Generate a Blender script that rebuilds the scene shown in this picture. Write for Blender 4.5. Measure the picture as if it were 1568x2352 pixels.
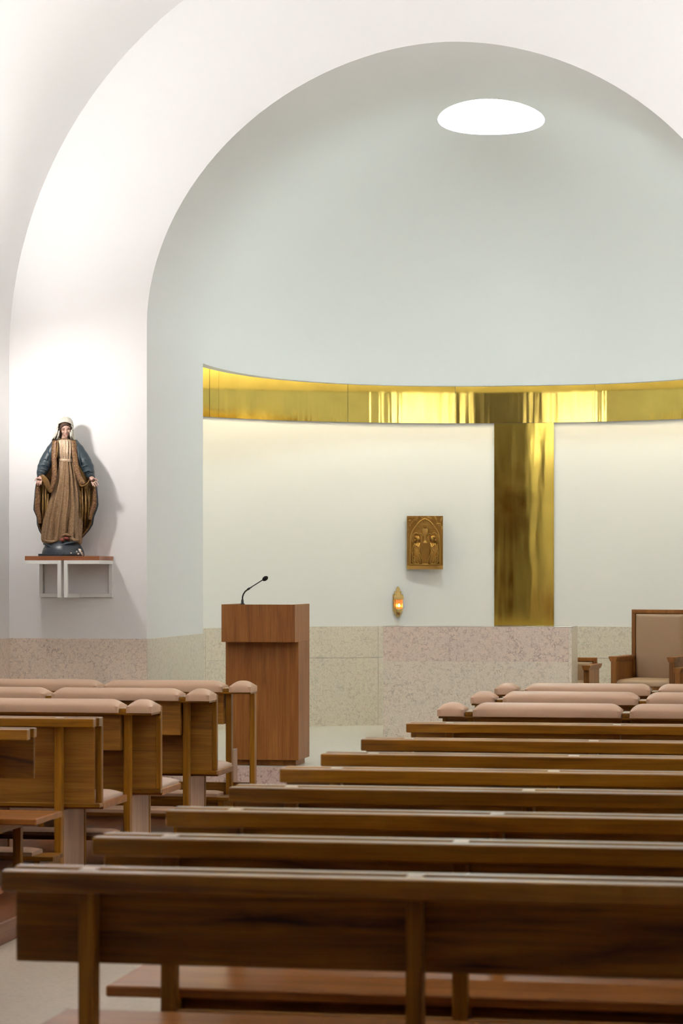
import bpy, bmesh, math, random
from mathutils import Vector, Matrix
R = math.radians
random.seed(4)
for o in list(bpy.data.objects):
    bpy.data.objects.remove(o, do_unlink=True)
scene = bpy.context.scene
COL = scene.collection

# ------------------------------------------------------------------ camera
CAMZ = 1.69
cam_d = bpy.data.cameras.new('camera')
cam = bpy.data.objects.new('camera', cam_d)
COL.objects.link(cam)
cam.location = (0, 0, CAMZ)
cam.rotation_euler = (R(90), 0, R(10.436))
cam_d.sensor_width = 36
cam_d.lens = 90
cam_d.shift_y = (1318 - 1176) / 2352
cam_d.dof.use_dof = True
cam_d.dof.focus_distance = 20.5
cam_d.dof.aperture_fstop = 6.0
cam_d.clip_end = 200
scene.camera = cam

# ------------------------------------------------------------------ world, exposure
world = bpy.data.worlds.new('overcast_sky')
scene.world = world
world.use_nodes = True
bg = world.node_tree.nodes['Background']
bg.inputs[0].default_value = (0.84, 1.0, 0.97, 1)
bg.inputs[1].default_value = 27.0
vs = scene.view_settings
vs.view_transform = 'Standard'
vs.look = 'None'
vs.gamma = 1
vs.exposure = 0.42
vs.use_curve_mapping = False
scene.cycles.max_bounces = 8
scene.cycles.diffuse_bounces = 4
scene.cycles.glossy_bounces = 4
scene.cycles.adaptive_threshold = 0.09
scene.cycles.caustics_reflective = False
scene.cycles.caustics_refractive = False

# geometry constants (metres)
FLOOR = -0.141
DECK = -0.03          # top of the timber deck under the pews
CHAN = 0.19           # chancel floor
YW = 19.8             # front wall of the nave
YJ = 21.71            # far end of the arch jambs
XL, XR = -6.368, 0.532
NCX, NCZ, NR = -2.918, 3.447, 3.45
ACX, AZS, AA, AB, AN = -2.816, 3.683, 2.409, 2.16, 1.904
ZB = 3.522            # lower edge of the dome shell
DB, DN = 3.09, 2.4
WCX, WCY, WR = -2.82, 21.9, 3.42   # recessed apse wall
WAIN = 1.172          # top of the stone dado


def area_light(name, loc, rot, sx, sy, power, color, portal=False):
    d = bpy.data.lights.new(name, 'AREA')
    d.shape = 'RECTANGLE'
    d.size, d.size_y = sx, sy
    d.energy = power
    d.color = color
    d.cycles.is_portal = portal
    o = bpy.data.objects.new(name, d)
    o.location = loc
    o.rotation_euler = rot
    COL.objects.link(o)
    return o


WARM = (1.0, 0.972, 0.95)
UP_POWER = 275.0
UPLEN = 13.0
UPY = 18.62 - UPLEN / 2
# light strips lying in the two wall troughs (built below), shining up at the vault
area_light('trough_light', (XL + 0.11, UPY, 3.62), (R(180), 0, 0), 0.12, UPLEN, UP_POWER, WARM)
area_light('trough_light', (XR - 0.11, UPY, 3.62), (R(180), 0, 0), 0.12, UPLEN, UP_POWER, WARM)
# fill lamps added out of view along the vault crown (housings built below)
FILL_LAMP_Y = [1.6, 4.4, 7.2, 10.0, 12.8]
for _y in FILL_LAMP_Y:
    _l = area_light('added_fill_light', (-2.918, _y, 6.80), (0, 0, 0), 0.62, 0.62, 205.0, (1.0, 0.955, 0.90))
    _l.data.shape = 'DISK'
# daylight enters by the round opening of the dome
area_light('oculus_portal', (-2.82, 22.66, 5.86), (R(8), 0, 0), 1.2, 1.2, 0, (1, 1, 1), True)

# ------------------------------------------------------------------ materials
MATS = {}


def new_mat(name):
    m = bpy.data.materials.new(name)
    m.use_nodes = True
    nt = m.node_tree
    b = nt.nodes['Principled BSDF']
    MATS[name] = m
    return m, nt, b


def N(nt, typ, **kw):
    n = nt.nodes.new(typ)
    for k, v in kw.items():
        if k in n.inputs:
            n.inputs[k].default_value = v
        else:
            setattr(n, k, v)
    return n


def ramp(nt, stops, interp='LINEAR'):
    n = nt.nodes.new('ShaderNodeValToRGB')
    cr = n.color_ramp
    cr.interpolation = interp
    while len(cr.elements) < len(stops):
        cr.elements.new(0.5)
    for e, (p, c) in zip(cr.elements, stops):
        e.position = p
        e.color = (c[0], c[1], c[2], 1) if hasattr(c, '__len__') else (c, c, c, 1)
    return n


def mixc(nt, fac, a, b, mode='MIX'):
    n = nt.nodes.new('ShaderNodeMix')
    n.data_type = 'RGBA'
    n.blend_type = mode
    L = nt.links
    for i, v in ((0, fac), (6, a), (7, b)):
        if hasattr(v, 'is_output'):
            L.new(v, n.inputs[i])
        elif hasattr(v, '__len__'):
            n.inputs[i].default_value = (v[0], v[1], v[2], 1)
        else:
            n.inputs[i].default_value = v
    return n.outputs[2]


def simple(name, col, rough=0.5, metal=0.0, bump=0.0, bscale=40, var=0.0, spec=0.5):
    m, nt, b = new_mat(name)
    b.inputs['Base Color'].default_value = (*col, 1)
    b.inputs['Roughness'].default_value = rough
    b.inputs['Metallic'].default_value = metal
    b.inputs['Specular IOR Level'].default_value = spec
    if bump or var:
        tc = N(nt, 'ShaderNodeTexCoord')
        no = N(nt, 'ShaderNodeTexNoise', Scale=bscale, Detail=4.0)
        nt.links.new(tc.outputs['Object'], no.inputs['Vector'])
        if bump:
            bp = N(nt, 'ShaderNodeBump', Strength=bump, Distance=0.01)
            nt.links.new(no.outputs[0], bp.inputs['Height'])
            nt.links.new(bp.outputs[0], b.inputs['Normal'])
        if var:
            r = ramp(nt, [(0.3, tuple(c * (1 - var) for c in col)), (0.7, tuple(min(1, c * (1 + var)) for c in col))])
            nt.links.new(no.outputs[0], r.inputs[0])
            nt.links.new(r.outputs[0], b.inputs['Base Color'])
    return m


def wood(name, axis, stops, rough=0.38, scale=1.0, knots=0.0, coat=0.0):
    m, nt, b = new_mat(name)
    L = nt.links
    tc = N(nt, 'ShaderNodeTexCoord')
    oi = N(nt, 'ShaderNodeObjectInfo')
    mul = N(nt, 'ShaderNodeMath', operation='MULTIPLY')
    mul.inputs[1].default_value = 37.0
    L.new(oi.outputs['Random'], mul.inputs[0])
    add = N(nt, 'ShaderNodeVectorMath', operation='ADD')
    L.new(tc.outputs['Object'], add.inputs[0])
    L.new(mul.outputs[0], add.inputs[1])
    mp = N(nt, 'ShaderNodeMapping')
    s = [9.0 * scale] * 3
    s[axis] = 0.7 * scale
    mp.inputs['Scale'].default_value = s
    L.new(add.outputs[0], mp.inputs['Vector'])
    n1 = N(nt, 'ShaderNodeTexNoise', Scale=1.6, Detail=5.0, Roughness=0.6, Distortion=0.8)
    L.new(mp.outputs[0], n1.inputs['Vector'])
    mp2 = N(nt, 'ShaderNodeMapping')
    s2 = [160.0 * scale] * 3
    s2[axis] = 3.0 * scale
    mp2.inputs['Scale'].default_value = s2
    L.new(add.outputs[0], mp2.inputs['Vector'])
    n2 = N(nt, 'ShaderNodeTexNoise', Scale=1.0, Detail=3.0, Roughness=0.6)
    L.new(mp2.outputs[0], n2.inputs['Vector'])
    r1 = ramp(nt, stops)
    L.new(n1.outputs[0], r1.inputs[0])
    r2 = ramp(nt, [(0.3, 0.72), (0.65, 1.08)])
    L.new(n2.outputs[0], r2.inputs[0])
    c = mixc(nt, 1.0, r1.outputs[0], r2.outputs[0], 'MULTIPLY')
    # board to board variation
    r3 = ramp(nt, [(0.0, 0.78), (1.0, 1.2)])
    L.new(oi.outputs['Random'], r3.inputs[0])
    c = mixc(nt, 1.0, c, r3.outputs[0], 'MULTIPLY')
    L.new(c, b.inputs['Base Color'])
    b.inputs['Roughness'].default_value = rough
    b.inputs['Specular IOR Level'].default_value = 0.35
    if coat:
        b.inputs['Coat Weight'].default_value = coat
        b.inputs['Coat Roughness'].default_value = 0.22
    bp = N(nt, 'ShaderNodeBump', Strength=0.06, Distance=0.004)
    L.new(n2.outputs[0], bp.inputs['Height'])
    L.new(bp.outputs[0], b.inputs['Normal'])
    return m


PEW_STOPS = [(0.28, (0.11, 0.034, 0.002)), (0.42, (0.24, 0.090, 0.004)), (0.55, (0.31, 0.125, 0.006)), (0.72, (0.37, 0.158, 0.011))]
DARK_STOPS = [(0.32, (0.03, 0.008, 0.001)), (0.42, (0.12, 0.040, 0.002)), (0.58, (0.22, 0.088, 0.004)), (0.75, (0.29, 0.125, 0.008))]
LECT_STOPS = [(0.25, (0.20, 0.066, 0.014)), (0.45, (0.28, 0.098, 0.021)), (0.7, (0.36, 0.145, 0.036))]
wood('pew_wood_long', 0, PEW_STOPS, rough=0.3, coat=0.6)
wood('pew_wood_upright', 2, PEW_STOPS)
wood('pew_wood_deep', 1, PEW_STOPS)
wood('pew_wood_panel', 0, DARK_STOPS, rough=0.42)
wood('pew_wood_golden', 0, [(0.25, (0.16, 0.055, 0.008)), (0.42, (0.27, 0.108, 0.014)), (0.58, (0.35, 0.15, 0.022)), (0.75, (0.41, 0.185, 0.032))], rough=0.42)
wood('pew_wood_seat', 0, [(0.28, (0.16, 0.052, 0.010)), (0.5, (0.28, 0.100, 0.020)), (0.72, (0.36, 0.140, 0.030))], rough=0.3)
wood('pew_wood_pale', 2, [(0.28, (0.34, 0.20, 0.13)), (0.5, (0.44, 0.27, 0.18)), (0.72, (0.5, 0.32, 0.22))], rough=0.4)
wood('end_grain', 2, [(0.28, (0.42, 0.29, 0.19)), (0.72, (0.55, 0.40, 0.28))], rough=0.35)
wood('lectern_wood', 2, LECT_STOPS, rough=0.4, scale=1.0)
wood('chair_wood', 2, [(0.28, (0.17, 0.058, 0.011)), (0.5, (0.27, 0.098, 0.018)), (0.72, (0.34, 0.135, 0.028))], rough=0.4)
wood('shelf_wood', 0, [(0.28, (0.20, 0.065, 0.022)), (0.5, (0.28, 0.095, 0.034)), (0.72, (0.34, 0.13, 0.05))], rough=0.4)
wood('deck_wood', 1, [(0.28, (0.08, 0.026, 0.010)), (0.5, (0.15, 0.052, 0.02)), (0.72, (0.20, 0.075, 0.03))], rough=0.35)

simple('plaster', (0.86, 0.855, 0.85), 0.75, bump=0.03, bscale=9)
simple('white_paint', (0.84, 0.84, 0.81), 0.45)
simple('leather', (0.53, 0.335, 0.215), 0.46, bump=0.05, bscale=160, var=0.03)
simple('chair_leather', (0.40, 0.255, 0.15), 0.5, bump=0.06, bscale=220, var=0.05)
simple('kneeler_leather', (0.36, 0.22, 0.14), 0.5)
simple('seat_cushion', (0.55, 0.40, 0.31), 0.55, bump=0.04, bscale=160)
simple('black_metal', (0.012, 0.012, 0.013), 0.4)
simple('black_foam', (0.010, 0.010, 0.011), 0.9, bump=0.3, bscale=300)
simple('grey_metal', (0.3, 0.3, 0.3), 0.4, 0.6)


def stone(name, cream, pink, grey, dark, amount=1.0, rough=0.3, scale=1.0, coarse=0.5):
    m, nt, b = new_mat(name)
    L = nt.links
    geo = N(nt, 'ShaderNodeNewGeometry')
    warp = N(nt, 'ShaderNodeTexNoise', Scale=14.0 * scale, Detail=3.0)
    L.new(geo.outputs['Position'], warp.inputs['Vector'])
    sub = N(nt, 'ShaderNodeVectorMath', operation='SUBTRACT')
    L.new(warp.outputs['Color'], sub.inputs[0])
    sub.inputs[1].default_value = (0.5, 0.5, 0.5)
    scl = N(nt, 'ShaderNodeVectorMath', operation='SCALE')
    scl.inputs['Scale'].default_value = 0.075 / scale
    L.new(sub.outputs[0], scl.inputs[0])
    add = N(nt, 'ShaderNodeVectorMath', operation='ADD')
    L.new(geo.outputs['Position'], add.inputs[0])
    L.new(scl.outputs[0], add.inputs[1])

    def lines(sc, w):
        v = N(nt, 'ShaderNodeTexVoronoi', feature='DISTANCE_TO_EDGE', Scale=sc)
        L.new(add.outputs[0], v.inputs['Vector'])
        r = ramp(nt, [(0.0, 1.0), (w, 0.85), (w * 2.2, 0.0)])
        L.new(v.outputs['Distance'], r.inputs[0])
        return r.outputs[0]

    l1 = lines(26 * scale, 0.035)
    l2 = lines(11 * scale, 0.022)
    brk = N(nt, 'ShaderNodeTexNoise', Scale=22.0 * scale, Detail=2.0)
    L.new(geo.outputs['Position'], brk.inputs['Vector'])
    rb = ramp(nt, [(0.47, 0.0), (0.56, 1.0)])
    L.new(brk.outputs[0], rb.inputs[0])
    big = N(nt, 'ShaderNodeTexNoise', Scale=2.6 * scale, Detail=3.0)
    L.new(geo.outputs['Position'], big.inputs['Vector'])
    rbig = ramp(nt, [(0.36, 0.25), (0.6, 1.0)])
    L.new(big.outputs[0], rbig.inputs[0])
    base = ramp(nt, [(0.30, grey), (0.46, cream), (0.58, cream), (0.72, pink)])
    big2 = N(nt, 'ShaderNodeTexNoise', Scale=3.7 * scale, Detail=6.0, Roughness=0.65)
    L.new(add.outputs[0], big2.inputs['Vector'])
    L.new(big2.outputs[0], base.inputs[0])
    c = mixc(nt, 1.0, l1, rb.outputs[0], 'MULTIPLY')
    c = mixc(nt, 1.0, c, rbig.outputs[0], 'MULTIPLY')
    l2m = mixc(nt, 0.6, (0, 0, 0), l2)
    l2m = mixc(nt, 1.0, l2m, rb.outputs[0], 'MULTIPLY')
    c = mixc(nt, 1.0, c, l2m, 'LIGHTEN')
    c = mixc(nt, 1.0, c, (amount, amount, amount), 'MULTIPLY')
    out = mixc(nt, c, base.outputs[0], dark)
    fine = N(nt, 'ShaderNodeTexNoise', Scale=60.0 * scale, Detail=3.0)
    L.new(geo.outputs['Position'], fine.inputs['Vector'])
    rf = ramp(nt, [(0.35, 0.9), (0.65, 1.06)])
    L.new(fine.outputs[0], rf.inputs[0])
    out = mixc(nt, 1.0, out, rf.outputs[0], 'MULTIPLY')
    L.new(out, b.inputs['Base Color'])
    b.inputs['Roughness'].default_value = rough
    return m


stone('dado_stone', (0.82, 0.69, 0.57), (0.82, 0.64, 0.55), (0.76, 0.65, 0.56), (0.30, 0.21, 0.185), 0.7, 0.32, 1.5)
stone('apse_stone', (0.76, 0.69, 0.58), (0.76, 0.64, 0.56), (0.71, 0.67, 0.59), (0.40, 0.34, 0.29), 0.65, 0.3, 1.5)
stone('altar_pink_stone', (0.86, 0.69, 0.60), (0.88, 0.64, 0.56), (0.82, 0.66, 0.59), (0.34, 0.20, 0.18), 0.7, 0.28, 1.4)
stone('altar_cream_stone', (0.88, 0.755, 0.64), (0.88, 0.71, 0.61), (0.83, 0.735, 0.64), (0.38, 0.29, 0.245), 0.62, 0.28, 1.3)
stone('altar_top_stone', (0.62, 0.53, 0.46), (0.62, 0.5, 0.44), (0.58, 0.52, 0.46), (0.4, 0.3, 0.27), 0.5, 0.06)
stone('step_stone', (0.68, 0.54, 0.47), (0.70, 0.50, 0.44), (0.64, 0.51, 0.46), (0.25, 0.15, 0.13), 0.9, 0.32)
stone('floor_stone', (0.50, 0.42, 0.33), (0.50, 0.40, 0.31), (0.46, 0.405, 0.335), (0.32, 0.26, 0.21), 0.35, 0.3, 0.7)
stone('chancel_stone', (0.62, 0.595, 0.54), (0.62, 0.57, 0.51), (0.58, 0.57, 0.53), (0.5, 0.46, 0.42), 0.35, 0.3, 0.8)
simple('joint_stone', (0.56, 0.5, 0.42), 0.7)


def brass(name, col, rough, bump, sc=(1.2, 1.2, 0.35)):
    m, nt, b = new_mat(name)
    L = nt.links
    b.inputs['Metallic'].default_value = 1.0
    tc = N(nt, 'ShaderNodeTexCoord')
    oi = N(nt, 'ShaderNodeObjectInfo')
    mul = N(nt, 'ShaderNodeMath', operation='MULTIPLY')
    mul.inputs[1].default_value = 23.0
    L.new(oi.outputs['Random'], mul.inputs[0])
    add = N(nt, 'ShaderNodeVectorMath', operation='ADD')
    L.new(tc.outputs['Object'], add.inputs[0])
    L.new(mul.outputs[0], add.inputs[1])
    mp = N(nt, 'ShaderNodeMapping')
    mp.inputs['Scale'].default_value = sc
    L.new(add.outputs[0], mp.inputs['Vector'])
    n1 = N(nt, 'ShaderNodeTexNoise', Scale=3.0, Detail=1.5, Roughness=0.4)
    L.new(mp.outputs[0], n1.inputs['Vector'])
    bp = N(nt, 'ShaderNodeBump', Strength=bump, Distance=0.02)
    L.new(n1.outputs[0], bp.inputs['Height'])
    L.new(bp.outputs[0], b.inputs['Normal'])
    n2 = N(nt, 'ShaderNodeTexNoise', Scale=5.0, Detail=6.0)
    L.new(add.outputs[0], n2.inputs['Vector'])
    r = ramp(nt, [(0.3, tuple(c * 0.86 for c in col)), (0.7, col)])
    L.new(n2.outputs[0], r.inputs[0])
    L.new(r.outputs[0], b.inputs['Base Color'])
    rr = ramp(nt, [(0.3, rough * 0.8), (0.7, rough * 1.3)])
    L.new(n2.outputs[0], rr.inputs[0])
    L.new(rr.outputs[0], b.inputs['Roughness'])
    return m


brass('brass_band', (0.72, 0.54, 0.13), 0.10, 0.24, (4.2, 4.2, 0.22))
brass('brass_upright', (0.80, 0.60, 0.12), 0.12, 0.25, (2.6, 2.6, 0.4))
brass('bronze', (0.30, 0.155, 0.035), 0.40, 0.15, (8, 8, 8))
brass('bronze_light', (0.50, 0.30, 0.085), 0.34, 0.15, (8, 8, 8))
brass('lamp_brass', (0.80, 0.60, 0.25), 0.28, 0.1, (10, 10, 10))


def emit(name, col, strength):
    m, nt, b = new_mat(name)
    b.inputs['Base Color'].default_value = (*col, 1)
    b.inputs['Emission Color'].default_value = (*col, 1)
    b.inputs['Emission Strength'].default_value = strength
    return m


emit('cove_strip', (1.0, 0.88, 0.58), 25.0)
emit('flame', (1.0, 0.62, 0.25), 30.0)
emit('led_strip', (1.0, 0.95, 0.9), 3.0)
m, nt, b = new_mat('red_glass')
b.inputs['Base Color'].default_value = (0.9, 0.32, 0.10, 1)
b.inputs['Roughness'].default_value = 0.1
b.inputs['Transmission Weight'].default_value = 0.85
b.inputs['Emission Color'].default_value = (1.0, 0.33, 0.08, 1)
b.inputs['Emission Strength'].default_value = 0.25


# statue paints
def speckle(name, base, spot, sc, lo, hi, rough=0.5, metal=0.0):
    m, nt, b = new_mat(name)
    L = nt.links
    tc = N(nt, 'ShaderNodeTexCoord')
    n = N(nt, 'ShaderNodeTexNoise', Scale=sc, Detail=5.0, Roughness=0.65)
    L.new(tc.outputs['Object'], n.inputs['Vector'])
    r = ramp(nt, [(lo, base), (hi, spot)])
    L.new(n.outputs[0], r.inputs[0])
    L.new(r.outputs[0], b.inputs['Base Color'])
    b.inputs['Roughness'].default_value = rough
    b.inputs['Metallic'].default_value = metal
    bp = N(nt, 'ShaderNodeBump', Strength=0.25, Distance=0.003)
    L.new(n.outputs[0], bp.inputs['Height'])
    L.new(bp.outputs[0], b.inputs['Normal'])


speckle('robe_gold', (0.28, 0.172, 0.085), (0.12, 0.062, 0.024), 120, 0.40, 0.70, 0.45, 0.2)
speckle('bodice_gold', (0.56, 0.42, 0.29), (0.32, 0.19, 0.10), 130, 0.45, 0.7, 0.48, 0.1)
speckle('mantle_blue', (0.020, 0.037, 0.050), (0.05, 0.06, 0.06), 26, 0.5, 0.75, 0.42)
speckle('lining_gold', (0.20, 0.105, 0.022), (0.085, 0.038, 0.010), 30, 0.42, 0.68, 0.42, 0.3)
speckle('embroidery', (0.24, 0.13, 0.04), (0.075, 0.026, 0.018), 110, 0.42, 0.58, 0.45, 0.3)
speckle('veil_white', (0.56, 0.53, 0.46), (0.34, 0.31, 0.26), 40, 0.5, 0.75, 0.55)
speckle('statue_skin', (0.50, 0.31, 0.24), (0.40, 0.22, 0.17), 40, 0.5, 0.8, 0.45)
simple('statue_hair', (0.06, 0.03, 0.018), 0.6)
simple('statue_eye', (0.02, 0.014, 0.012), 0.4)
simple('statue_lip', (0.36, 0.11, 0.09), 0.45)
simple('shoe_red', (0.28, 0.06, 0.05), 0.5, var=0.3)
speckle('globe_blue', (0.022, 0.03, 0.04), (0.06, 0.07, 0.08), 30, 0.5, 0.75, 0.32)
simple('chipped_plaster', (0.72, 0.62, 0.52), 0.8)


# ------------------------------------------------------------------ mesh helpers
def me_obj(name, verts, faces, mat=None, parent=None, smooth=False):
    me = bpy.data.meshes.new(name)
    me.from_pydata([tuple(v) for v in verts], [], faces)
    me.update()
    return link(name, me, mat, parent, smooth)


def link(name, me, mat=None, parent=None, smooth=False):
    o = bpy.data.objects.new(name, me)
    COL.objects.link(o)
    if mat is not None and not me.materials:
        for q in (mat if isinstance(mat, (list, tuple)) else [mat]):
            me.materials.append(MATS[q])
    if parent is not None:
        o.parent = parent
    if smooth:
        me.polygons.foreach_set('use_smooth', [True] * len(me.polygons))
    return o


def empty(name, loc=(0, 0, 0), rz=0.0, label=None, cat=None, group=None, parent=None):
    o = bpy.data.objects.new(name, None)
    o.empty_display_size = 0.1
    COL.objects.link(o)
    o.location = loc
    o.rotation_euler = (0, 0, rz)
    o.parent = parent
    return tag(o, label, cat, group)


def tag(o, label=None, cat=None, group=None, kind=None):
    if label:
        o['label'] = label
    if cat:
        o['category'] = cat
    if group:
        o['group'] = group
    if kind:
        o['kind'] = kind
    return o


def box_vf(x0, x1, y0, y1, z0, z1):
    v = [(x0, y0, z0), (x1, y0, z0), (x1, y1, z0), (x0, y1, z0), (x0, y0, z1), (x1, y0, z1), (x1, y1, z1), (x0, y1, z1)]
    f = [(0, 3, 2, 1), (4, 5, 6, 7), (0, 1, 5, 4), (1, 2, 6, 5), (2, 3, 7, 6), (3, 0, 4, 7)]
    return v, f


def box(name, x0, x1, y0, y1, z0, z1, mat, parent=None, bev=0.003):
    v, f = box_vf(x0, x1, y0, y1, z0, z1)
    bm = bmesh.new()
    vs_ = [bm.verts.new(p) for p in v]
    for q in f:
        bm.faces.new([vs_[i] for i in q])
    if bev:
        bmesh.ops.bevel(bm, geom=bm.edges[:], offset=bev, segments=1, affect='EDGES')
    bmesh.ops.recalc_face_normals(bm, faces=bm.faces[:])
    me = bpy.data.meshes.new(name)
    bm.to_mesh(me)
    bm.free()
    return link(name, me, mat, parent)


def spl(pts, k=4):
    pts = [Vector(p) for p in pts]
    out = []
    for i in range(len(pts) - 1):
        p0, p1, p2, p3 = pts[max(i - 1, 0)], pts[i], pts[i + 1], pts[min(i + 2, len(pts) - 1)]
        for j in range(k):
            t = j / k
            out.append(0.5 * (2 * p1 + (p2 - p0) * t + (2 * p0 - 5 * p1 + 4 * p2 - p3) * t * t + (3 * p1 - p0 - 3 * p2 + p3) * t ** 3))
    return out + [pts[-1]]


class MB:
    """collects shapes for one mesh"""
    def __init__(self):
        self.v, self.f = [], []

    def add(self, v, f):
        o = len(self.v)
        self.v += [tuple(p) for p in v]
        self.f += [tuple(i + o for i in q) for q in f]
        return self

    def box(self, *a):
        return self.add(*box_vf(*a))

    def tube(self, pts, rad, n=8, closed=False, flat=1.0):
        pts = [Vector(p) for p in pts]
        rads = rad if hasattr(rad, '__len__') else [rad] * len(pts)
        vs_, fs = [], []
        up = None
        m_ = len(pts)
        for i, p in enumerate(pts):
            if closed:
                t = (pts[(i + 1) % m_] - pts[i - 1]).normalized()
            else:
                t = (pts[min(i + 1, m_ - 1)] - pts[max(i - 1, 0)]).normalized()
            if up is None:
                ref = Vector((0, 1, 0)) if abs(t.y) < 0.9 else Vector((1, 0, 0))
                up = t.cross(ref).normalized()
            else:
                up = (up - t * up.dot(t)).normalized()
            w = t.cross(up)
            for k in range(n):
                a = 2 * math.pi * k / n
                d = up * math.cos(a) * rads[i] + w * math.sin(a) * rads[i]
                if flat != 1.0:
                    d.y *= flat
                vs_.append(p + d)
        L_ = m_ if closed else m_ - 1
        for i in range(L_):
            for k in range(n):
                a, b_ = i * n + k, i * n + (k + 1) % n
                c, d = ((i + 1) % m_) * n + (k + 1) % n, ((i + 1) % m_) * n + k
                fs.append((a, b_, c, d))
        if not closed:
            fs.append(tuple(range(n))[::-1])
            fs.append(tuple(range((m_ - 1) * n, m_ * n)))
        return self.add(vs_, fs)

    def ell(self, c, r, n=12, m=8, rot=None):
        vs_, fs = [], []
        c = Vector(c)
        M = rot or Matrix.Identity(3)
        for j in range(1, m):
            ph = math.pi * j / m
            for i in range(n):
                th = 2 * math.pi * i / n
                p = Vector((r[0] * math.sin(ph) * math.cos(th), r[1] * math.sin(ph) * math.sin(th), r[2] * math.cos(ph)))
                vs_.append(c + M @ p)
        top, bot = len(vs_), len(vs_) + 1
        vs_.append(c + M @ Vector((0, 0, r[2])))
        vs_.append(c + M @ Vector((0, 0, -r[2])))
        for j in range(m - 2):
            for i in range(n):
                a, b_ = j * n + i, j * n + (i + 1) % n
                fs.append((a, a + n, b_ + n, b_))
        for i in range(n):
            fs.append((top, i, (i + 1) % n))
            k = (m - 2) * n
            fs.append((bot, k + (i + 1) % n, k + i))
        return self.add(vs_, fs)

    def lathe(self, prof, n=20, c=(0, 0, 0), cap=True):
        vs_, fs = [], []
        for r_, z in prof:
            for i in range(n):
                a = 2 * math.pi * i / n
                vs_.append((c[0] + r_ * math.cos(a), c[1] + r_ * math.sin(a), c[2] + z))
        for j in range(len(prof) - 1):
            for i in range(n):
                a, b_ = j * n + i, j * n + (i + 1) % n
                fs.append((a, b_, b_ + n, a + n))
        if cap:
            fs.append(tuple(range(n))[::-1])
            fs.append(tuple(range((len(prof) - 1) * n, len(prof) * n)))
        return self.add(vs_, fs)

    def prism(self, outline, y0, y1):
        """outline in x,z ; extruded in y"""
        n = len(outline)
        v = [(x, y0, z) for x, z in outline] + [(x, y1, z) for x, z in outline]
        f = [tuple(range(n)), tuple(range(n, 2 * n))[::-1]]
        for i in range(n):
            j = (i + 1) % n
            f.append((i, i + n, j + n, j))
        return self.add(v, f)

    def build(self, name, mat, parent=None, smooth=False):
        bm = bmesh.new()
        vs_ = [bm.verts.new(p) for p in self.v]
        for q in self.f:
            try:
                bm.faces.new([vs_[i] for i in q])
            except ValueError:
                pass
        bmesh.ops.recalc_face_normals(bm, faces=bm.faces[:])
        me = bpy.data.meshes.new(name)
        bm.to_mesh(me)
        bm.free()
        return link(name, me, mat, parent, smooth)


def apply_mods(o):
    dg = bpy.context.evaluated_depsgraph_get()
    dg.update()
    me = bpy.data.meshes.new_from_object(o.evaluated_get(dg))
    o.modifiers.clear()
    old = o.data
    o.data = me
    me.name = old.name
    bpy.data.meshes.remove(old)
    return o


def remeshed(name, mb, voxel, mat, parent=None, smooth_it=3):
    o = mb.build(name, mat, parent)
    md = o.modifiers.new('r', 'REMESH')
    md.mode = 'VOXEL'
    md.voxel_size = voxel
    md.use_smooth_shade = True
    if smooth_it:
        s = o.modifiers.new('s', 'SMOOTH')
        s.iterations = smooth_it
        s.factor = 0.5
    apply_mods(o)
    if not o.data.materials:
        o.data.materials.append(MATS[mat])
    return o


def copy_tree(o, parent=None):
    c = o.copy()
    COL.objects.link(c)
    c.parent = parent
    for ch in o.children:
        copy_tree(ch, c)
    return c


# ------------------------------------------------------------------ setting
def S(o):
    o['kind'] = 'structure'
    return o


def vault_path(n=64, z0=FLOOR):
    pts = [(XL, z0), (XL, 1.2), (XL, 2.4), (XL, NCZ)]
    pts += [(NCX - NR * math.cos(math.pi * i / n), NCZ + NR * math.sin(math.pi * i / n)) for i in range(1, n)]
    pts += [(XR, NCZ), (XR, 2.4), (XR, 1.2), (XR, z0)]
    return pts


def sgnpow(c, p):
    return math.copysign(abs(c) ** p, c)


def arch_pt(a, k=1.0):
    return (ACX - AA * sgnpow(math.cos(a), 2 / AN), AZS + AB * abs(math.sin(a)) ** (2 / AN))


def arch_path(n=64, z0=FLOOR):
    x0, x1 = ACX - AA, ACX + AA
    pts = [(x0, z0), (x0, 1.2), (x0, 2.4), (x0, AZS)]
    pts += [arch_pt(math.pi * i / n) for i in range(1, n)]
    pts += [(x1, AZS), (x1, 2.4), (x1, 1.2), (x1, z0)]
    return pts


YB = -3.2   # back wall behind the photographer
# floor
o = S(me_obj('floor', [(XL - .3, YB - .2, FLOOR), (XR + .3, YB - .2, FLOOR), (XR + .3, 26, FLOOR), (XL - .3, 26, FLOOR)], [(0, 1, 2, 3)], 'floor_stone'))
# vault
VP_ = vault_path()
arc = VP_[3:-3]
ys = [YB + (YW - YB) * i / 12 for i in range(13)]
v, f = [], []
for y in ys:
    v += [(x, y, z) for x, z in arc]
n = len(arc)
for j in range(len(ys) - 1):
    for i in range(n - 1):
        f.append((j * n + i, j * n + i + 1, (j + 1) * n + i + 1, (j + 1) * n + i))
S(me_obj('ceiling', v, f, 'plaster', smooth=True))
for nm, x in (('wall_left', XL), ('wall_right', XR)):
    S(me_obj(nm, [(x, YB, FLOOR), (x, YW, FLOOR), (x, YW, NCZ), (x, YB, NCZ)], [(0, 1, 2, 3)], 'plaster'))
# back wall
v = [(x, YB, z) for x, z in VP_]
S(me_obj('wall_back', v, [tuple(range(len(v)))], 'plaster'))
# front wall with the arch
AP = arch_path()
v = [(x, YW, z) for x, z in VP_] + [(x, YW, z) for x, z in AP]
n = len(VP_)
f = [(i, i + 1, n + i + 1, n + i) for i in range(n - 1)]
wall_front = S(me_obj('wall_front', v, f, 'plaster'))
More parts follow.
